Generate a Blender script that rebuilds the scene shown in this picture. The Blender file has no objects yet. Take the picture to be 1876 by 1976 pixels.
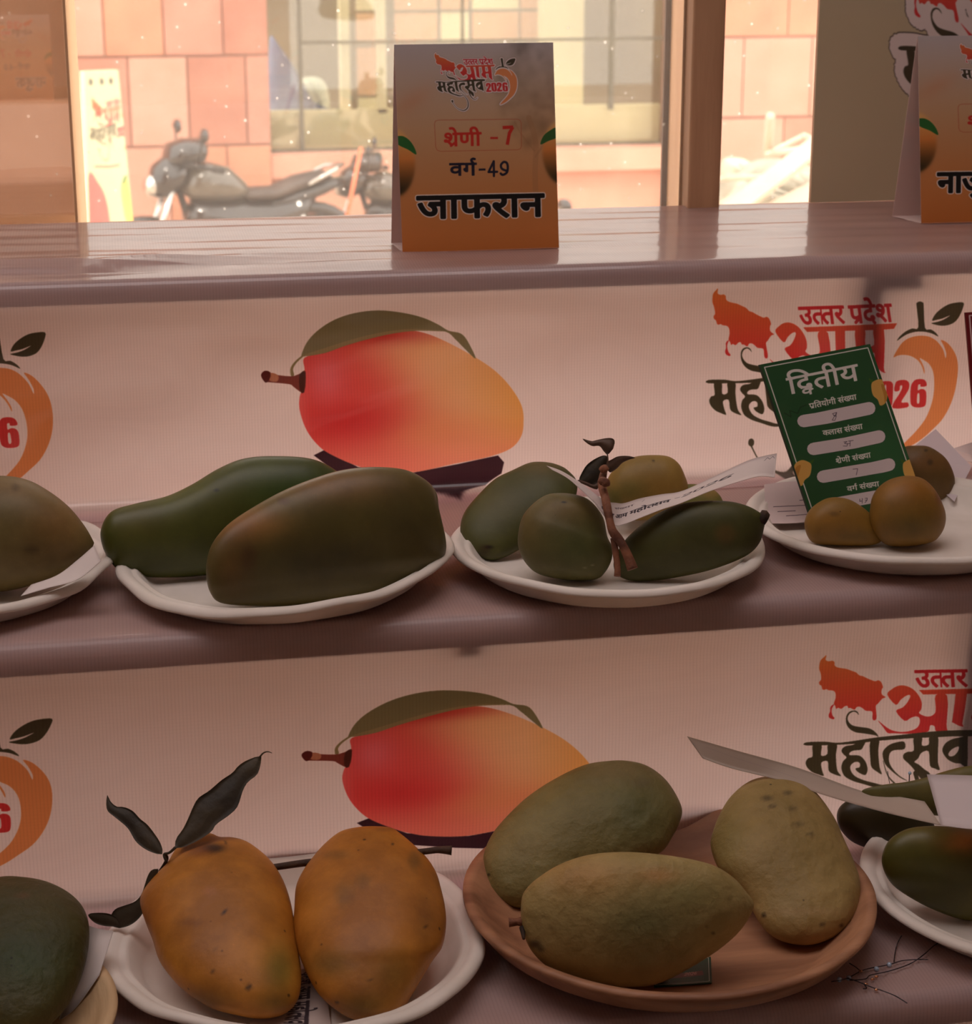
import bpy, bmesh, math, random
import numpy as np
from mathutils import Vector, Matrix
random.seed(7); np.random.seed(7)
SC = bpy.context.scene
COL = SC.collection

# ------------------------------------------------------------------ camera
F_PX = 3900.0                     # focal length in pixels of the 1876 x 1976 frame
PITCH, YAW = math.radians(17.0), math.radians(10.6)
CAM = np.array([0.0, 0.0, 1.35])
_fw = np.array([0, math.cos(PITCH), -math.sin(PITCH)]); _up = np.array([0, math.sin(PITCH), math.cos(PITCH)])
def _rz(v):
    c, s = math.cos(YAW), math.sin(YAW)
    return np.array([c*v[0]+s*v[1], -s*v[0]+c*v[1], v[2]])
FWD, UPV, RGT = _rz(_fw), _rz(_up), _rz(np.array([1.0, 0, 0]))
cam_data = bpy.data.cameras.new('camera'); cam = bpy.data.objects.new('camera', cam_data); COL.objects.link(cam)
cam.matrix_world = Matrix(((RGT[0], UPV[0], -FWD[0], CAM[0]), (RGT[1], UPV[1], -FWD[1], CAM[1]), (RGT[2], UPV[2], -FWD[2], CAM[2]), (0, 0, 0, 1)))
cam_data.sensor_fit = 'VERTICAL'; cam_data.sensor_height = 24.0; cam_data.lens = F_PX/1976*24.0
cam_data.clip_end = 200
cam_data.dof.use_dof = True; cam_data.dof.focus_distance = 1.55; cam_data.dof.aperture_fstop = 12.0
SC.camera = cam

# ------------------------------------------------------------------ light
SC.view_settings.view_transform = 'Standard'; SC.view_settings.look = 'None'
SC.view_settings.gamma = 1.0; SC.view_settings.use_curve_mapping = False
SC.view_settings.exposure = 0.0
w = bpy.data.worlds.new('sky'); SC.world = w; w.use_nodes = True
bg = w.node_tree.nodes['Background']; bg.inputs[0].default_value = (1.0, 0.94, 0.89, 1); bg.inputs[1].default_value = 3.5
def lamp(name, kind, loc, rot, energy, color, **kw):
    d = bpy.data.lights.new(name, kind); d.energy = energy; d.color = color
    for k, v in kw.items(): setattr(d, k, v)
    o = bpy.data.objects.new(name, d); COL.objects.link(o); o.location = loc; o.rotation_euler = rot
    return o
lamp('sun', 'SUN', (0, 0, 12), (math.radians(38), 0, math.radians(-28)), 1.0, (1.0, 0.92, 0.82), angle=math.radians(1.5))
lamp('ceiling_lamp', 'AREA', (-0.3, 1.25, 2.9), (0, 0, 0), 20.0, (1.0, 0.88, 0.87), shape='RECTANGLE', size=2.6, size_y=1.0)

# ------------------------------------------------------------------ geometry of the picture
def ray(x, y): return FWD + (x-938.0)/F_PX*RGT - (y-988.0)/F_PX*UPV
def onY(x, y, Y): r = ray(x, y); return CAM + r*(Y/r[1])
def onZ(x, y, Z): r = ray(x, y); return CAM + r*((Z-CAM[2])/r[2])
def onD(x, y, D): return CAM + ray(x, y)*D
Z3, Z2, Z1 = 1.35-.318, 1.35-.522, 1.35-.733      # tops of the three steps
Y3, Y2, Y1 = 1.75, 1.412, 1.168                    # front edges of the three steps

# ------------------------------------------------------------------ object helpers
def link(name, me, mat=None, parent=None, smooth=True):
    o = bpy.data.objects.new(name, me); COL.objects.link(o)
    if mat is not None:
        for m in (mat if isinstance(mat, (list, tuple)) else [mat]): me.materials.append(m)
    if smooth:
        me.polygons.foreach_set('use_smooth', [True]*len(me.polygons))
    if parent is not None: o.parent = parent
    return o
def tag(o, label=None, cat=None, group=None, kind=None):
    if label: o['label'] = label
    if cat: o['category'] = cat
    if group: o['group'] = group
    if kind: o['kind'] = kind
    return o
def empty(name, loc, label, cat, group=None):
    o = bpy.data.objects.new(name, None); COL.objects.link(o); o.location = loc; o.empty_display_size = .02
    tag(o, label, cat, group); bpy.context.view_layer.update()
    return o
def mesh(name, verts, faces):
    me = bpy.data.meshes.new(name); me.from_pydata([tuple(v) for v in verts], [], faces); me.update(); return me
def put(name, verts, faces, mat, parent=None, smooth=True):
    """verts in world space; the object's origin goes to their base centre (or the parent's origin)."""
    V = np.array(verts, float)
    if parent is not None: org = world_loc(parent)
    else: org = np.array([(V[:, 0].min()+V[:, 0].max())/2, (V[:, 1].min()+V[:, 1].max())/2, V[:, 2].min()])
    o = link(name, mesh(name, V-org, faces), mat, parent, smooth)
    if parent is None: o.location = org
    return o
def world_loc(o):
    p = np.zeros(3)
    while o is not None: p += np.array(o.location); o = o.parent
    return p
def box_vf(x0, x1, y0, y1, z0, z1):
    v = [(x0, y0, z0), (x1, y0, z0), (x1, y1, z0), (x0, y1, z0), (x0, y0, z1), (x1, y0, z1), (x1, y1, z1), (x0, y1, z1)]
    f = [(3, 2, 1, 0), (4, 5, 6, 7), (0, 1, 5, 4), (1, 2, 6, 5), (2, 3, 7, 6), (3, 0, 4, 7)]
    return v, f
def box(name, x0, x1, y0, y1, z0, z1, mat, parent=None, bevel=0):
    v, f = box_vf(x0, x1, y0, y1, z0, z1); o = put(name, v, f, mat, parent, False)
    if bevel:
        m = o.modifiers.new('bevel', 'BEVEL'); m.width = bevel; m.segments = 2
    return o
def tube_vf(pts, rad, n=10, closed_ends=True):
    P = [np.array(p, float) for p in pts]; m = len(P)
    rad = [rad]*m if np.isscalar(rad) else list(rad)
    V = []; Fc = []; ref = None
    for i in range(m):
        t = P[min(i+1, m-1)]-P[max(i-1, 0)]; t /= (np.linalg.norm(t)+1e-12)
        if ref is None: ref = np.array([0, 0, 1.]) if abs(t[2]) < .9 else np.array([1., 0, 0])
        a = ref-t*np.dot(ref, t); a /= np.linalg.norm(a)+1e-12; b = np.cross(t, a); ref = a
        for k in range(n):
            q = 2*math.pi*k/n; V.append(P[i]+rad[i]*(math.cos(q)*a+math.sin(q)*b))
    for i in range(m-1):
        for k in range(n):
            Fc.append((i*n+k, i*n+(k+1) % n, (i+1)*n+(k+1) % n, (i+1)*n+k))
    if closed_ends: Fc += [tuple(reversed(range(n))), tuple(range((m-1)*n, m*n))]
    return V, Fc
def tube(name, pts, rad, mat, parent=None, n=10):
    v, f = tube_vf(pts, rad, n); return put(name, v, f, mat, parent)
def lathe_vf(prof, c, n=96, wob=None, axis=None):
    """prof = [(r, z)] from inside to outside, turned round the vertical through c."""
    V = []; Fc = []
    for (r, z) in prof:
        for k in range(n):
            a = 2*math.pi*k/n; dr, dz = (wob(a, r) if wob else (0, 0))
            V.append((c[0]+(r+dr)*math.cos(a), c[1]+(r+dr)*math.sin(a), c[2]+z+dz))
    for i in range(len(prof)-1):
        for k in range(n): Fc.append((i*n+k, i*n+(k+1) % n, (i+1)*n+(k+1) % n, (i+1)*n+k))
    return V, Fc
def catmull(P, k=6, closed=True):
    P = np.array(P, float); n = len(P); out = []
    for i in range(n if closed else n-1):
        p0, p1, p2, p3 = (P[(i-1) % n], P[i], P[(i+1) % n], P[(i+2) % n]) if closed else (P[max(i-1, 0)], P[i], P[i+1], P[min(i+2, n-1)])
        for j in range(k):
            t = j/k
            out.append(.5*((2*p1)+(-p0+p2)*t+(2*p0-5*p1+4*p2-p3)*t*t+(-p0+3*p1-3*p2+p3)*t**3))
    if not closed: out.append(P[-1])
    return np.array(out)
def join_vf(parts):
    V = []; Fc = []
    for v, f in parts:
        b = len(V); V += [tuple(x) for x in v]; Fc += [tuple(i+b for i in q) for q in f]
    return V, Fc

# ------------------------------------------------------------------ materials
def s2l(c):
    return tuple(((x/255.0)/12.92 if x/255.0 <= .04045 else ((x/255.0+.055)/1.055)**2.4) for x in c[:3])
def new_mat(name):
    m = bpy.data.materials.new(name); m.use_nodes = True; nt = m.node_tree
    return m, nt, nt.nodes['Principled BSDF'], nt.nodes['Material Output']
def noise_mat(name, c1, c2, scale=8, rough=.6, bump=0, bscale=60, detail=4, coords='Object', metallic=0, coat=0, spec=.5, contrast=(.35, .65), stretch=None):
    m, nt, b, out = new_mat(name); N = nt.nodes; L = nt.links
    tc = N.new('ShaderNodeTexCoord'); src = tc.outputs[coords]
    if stretch:
        mp = N.new('ShaderNodeMapping'); mp.inputs['Scale'].default_value = stretch; L.new(src, mp.inputs[0]); src = mp.outputs[0]
    n = N.new('ShaderNodeTexNoise'); n.inputs['Scale'].default_value = scale; n.inputs['Detail'].default_value = detail; L.new(src, n.inputs['Vector'])
    r = N.new('ShaderNodeValToRGB'); r.color_ramp.elements[0].position = contrast[0]; r.color_ramp.elements[1].position = contrast[1]
    r.color_ramp.elements[0].color = (*s2l(c1), 1); r.color_ramp.elements[1].color = (*s2l(c2), 1)
    L.new(n.outputs['Fac'], r.inputs[0]); L.new(r.outputs[0], b.inputs['Base Color'])
    b.inputs['Roughness'].default_value = rough; b.inputs['Metallic'].default_value = metallic
    b.inputs['Coat Weight'].default_value = coat; b.inputs['Specular IOR Level'].default_value = spec
    if bump:
        n2 = N.new('ShaderNodeTexNoise'); n2.inputs['Scale'].default_value = bscale; n2.inputs['Detail'].default_value = 3; L.new(src, n2.inputs['Vector'])
        bp = N.new('ShaderNodeBump'); bp.inputs['Strength'].default_value = bump; bp.inputs['Distance'].default_value = .002
        L.new(n2.outputs['Fac'], bp.inputs['Height']); L.new(bp.outputs[0], b.inputs['Normal'])
    return m
def img_from(name, arr):
    """arr: H x W x 3 floats 0..1 in display values, row 0 on top -> an image drawn by this script."""
    H, W = arr.shape[:2]; im = bpy.data.images.new(name, W, H, alpha=False)
    px = np.ones((H, W, 4), np.float32); px[..., :3] = arr[::-1]; im.pixels.foreach_set(px.ravel()); im.update(); im.pack()
    return im
def print_mat(name, im, rough=.5, translucent=0.0, weave=None, coat=0.0, spec=.4, tint=(1, 1, 1), coat_ior=1.5, coat_rough=.05):
    m, nt, b, out = new_mat(name); N = nt.nodes; L = nt.links
    t = N.new('ShaderNodeTexImage'); t.image = im; t.extension = 'EXTEND'; t.interpolation = 'Cubic'
    uv = N.new('ShaderNodeUVMap'); uv.uv_map = 'UVMap'; L.new(uv.outputs[0], t.inputs[0])
    col = t.outputs[0]
    if weave:
        tc = N.new('ShaderNodeTexCoord')
        mp = N.new('ShaderNodeMapping'); L.new(tc.outputs['Object'], mp.inputs[0]); mp.inputs['Scale'].default_value = (weave, weave, weave)
        sp = N.new('ShaderNodeSeparateXYZ'); L.new(mp.outputs[0], sp.inputs[0])
        def thread(sock):
            a = N.new('ShaderNodeMath'); a.operation = 'SINE'; L.new(sock, a.inputs[0])
            c = N.new('ShaderNodeMath'); c.operation = 'MULTIPLY_ADD'; L.new(a.outputs[0], c.inputs[0]); c.inputs[1].default_value = .5; c.inputs[2].default_value = .5
            p = N.new('ShaderNodeMath'); p.operation = 'POWER'; L.new(c.outputs[0], p.inputs[0]); p.inputs[1].default_value = 3; return p.outputs[0]
        tx, ty, tz = thread(sp.outputs[0]), thread(sp.outputs[1]), thread(sp.outputs[2])
        mx = N.new('ShaderNodeMath'); mx.operation = 'MAXIMUM'; L.new(ty, mx.inputs[0]); L.new(tz, mx.inputs[1])
        hm = N.new('ShaderNodeMath'); hm.operation = 'MULTIPLY_ADD'; L.new(mx.outputs[0], hm.inputs[0]); hm.inputs[1].default_value = .25; L.new(tx, hm.inputs[2])
        wn = N.new('ShaderNodeTexNoise'); wn.inputs['Scale'].default_value = 5; L.new(tc.outputs['Object'], wn.inputs['Vector'])
        mixc = N.new('ShaderNodeMix'); mixc.data_type = 'RGBA'; mixc.blend_type = 'MULTIPLY'
        fm = N.new('ShaderNodeMath'); fm.operation = 'MULTIPLY'; L.new(hm.outputs[0], fm.inputs[0]); fm.inputs[1].default_value = .13
        L.new(fm.outputs[0], mixc.inputs[0]); L.new(col, mixc.inputs[6]); mixc.inputs[7].default_value = (.45, .4, .42, 1); col = mixc.outputs[2]
        bp = N.new('ShaderNodeBump'); bp.inputs['Strength'].default_value = .25; bp.inputs['Distance'].default_value = .0003
        L.new(hm.outputs[0], bp.inputs['Height']); L.new(bp.outputs[0], b.inputs['Normal'])
    if tint != (1, 1, 1):
        mt = N.new('ShaderNodeMix'); mt.data_type = 'RGBA'; mt.blend_type = 'MULTIPLY'; mt.inputs[0].default_value = 1
        L.new(col, mt.inputs[6]); mt.inputs[7].default_value = (*tint, 1); col = mt.outputs[2]
    L.new(col, b.inputs['Base Color']); b.inputs['Roughness'].default_value = rough; b.inputs['Coat Weight'].default_value = coat; b.inputs['Coat IOR'].default_value = coat_ior; b.inputs['Coat Roughness'].default_value = coat_rough
    b.inputs['Specular IOR Level'].default_value = spec
    if translucent:
        tr = N.new('ShaderNodeBsdfTranslucent'); L.new(col, tr.inputs[0])
        mx = N.new('ShaderNodeMixShader'); mx.inputs[0].default_value = translucent
        L.new(b.outputs[0], mx.inputs[1]); L.new(tr.outputs[0], mx.inputs[2]); L.new(mx.outputs[0], out.inputs[0])
    return m
def glass_mat(name, tint=(1, 1, 1), refl=.08, rough=0.0, dust=0.0):
    m, nt, b, out = new_mat(name); N = nt.nodes; L = nt.links; N.remove(b)
    t = N.new('ShaderNodeBsdfTransparent'); t.inputs[0].default_value = (*tint, 1)
    g = N.new('ShaderNodeBsdfGlossy'); g.inputs['Roughness'].default_value = rough
    fr = N.new('ShaderNodeFresnel'); fr.inputs[0].default_value = 1.5
    ad = N.new('ShaderNodeMath'); ad.operation = 'MULTIPLY_ADD'; L.new(fr.outputs[0], ad.inputs[0]); ad.inputs[1].default_value = 1.0; ad.inputs[2].default_value = refl
    mx = N.new('ShaderNodeMixShader'); L.new(ad.outputs[0], mx.inputs[0]); L.new(t.outputs[0], mx.inputs[1]); L.new(g.outputs[0], mx.inputs[2])
    last = mx.outputs[0]
    if dust:                                            # a film of dust that scatters daylight, thicker in patches
        tc = N.new('ShaderNodeTexCoord'); n = N.new('ShaderNodeTexNoise'); n.inputs['Scale'].default_value = 2.2; n.inputs['Detail'].default_value = 6; L.new(tc.outputs['Object'], n.inputs['Vector'])
        mr = N.new('ShaderNodeMapRange'); mr.inputs[1].default_value = .3; mr.inputs[2].default_value = .75; mr.inputs[3].default_value = dust*.6; mr.inputs[4].default_value = dust*1.4; L.new(n.outputs['Fac'], mr.inputs[0])
        vs = N.new('ShaderNodeTexVoronoi'); vs.inputs['Scale'].default_value = 46; L.new(tc.outputs['Object'], vs.inputs['Vector'])
        sm = N.new('ShaderNodeMapRange'); sm.inputs[1].default_value = .05; sm.inputs[2].default_value = .11; sm.inputs[3].default_value = .55; sm.inputs[4].default_value = 0; L.new(vs.outputs['Distance'], sm.inputs[0])
        am = N.new('ShaderNodeMath'); am.operation = 'MULTIPLY_ADD'; L.new(sm.outputs[0], am.inputs[0]); L.new(n.outputs['Fac'], am.inputs[1]); L.new(mr.outputs[0], am.inputs[2]); mr = am
        tl = N.new('ShaderNodeBsdfTranslucent'); tl.inputs[0].default_value = (.9, .86, .8, 1)
        m2 = N.new('ShaderNodeMixShader'); L.new(mr.outputs[0], m2.inputs[0]); L.new(last, m2.inputs[1]); L.new(tl.outputs[0], m2.inputs[2]); last = m2.outputs[0]
    L.new(last, out.inputs[0]); return m
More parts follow.
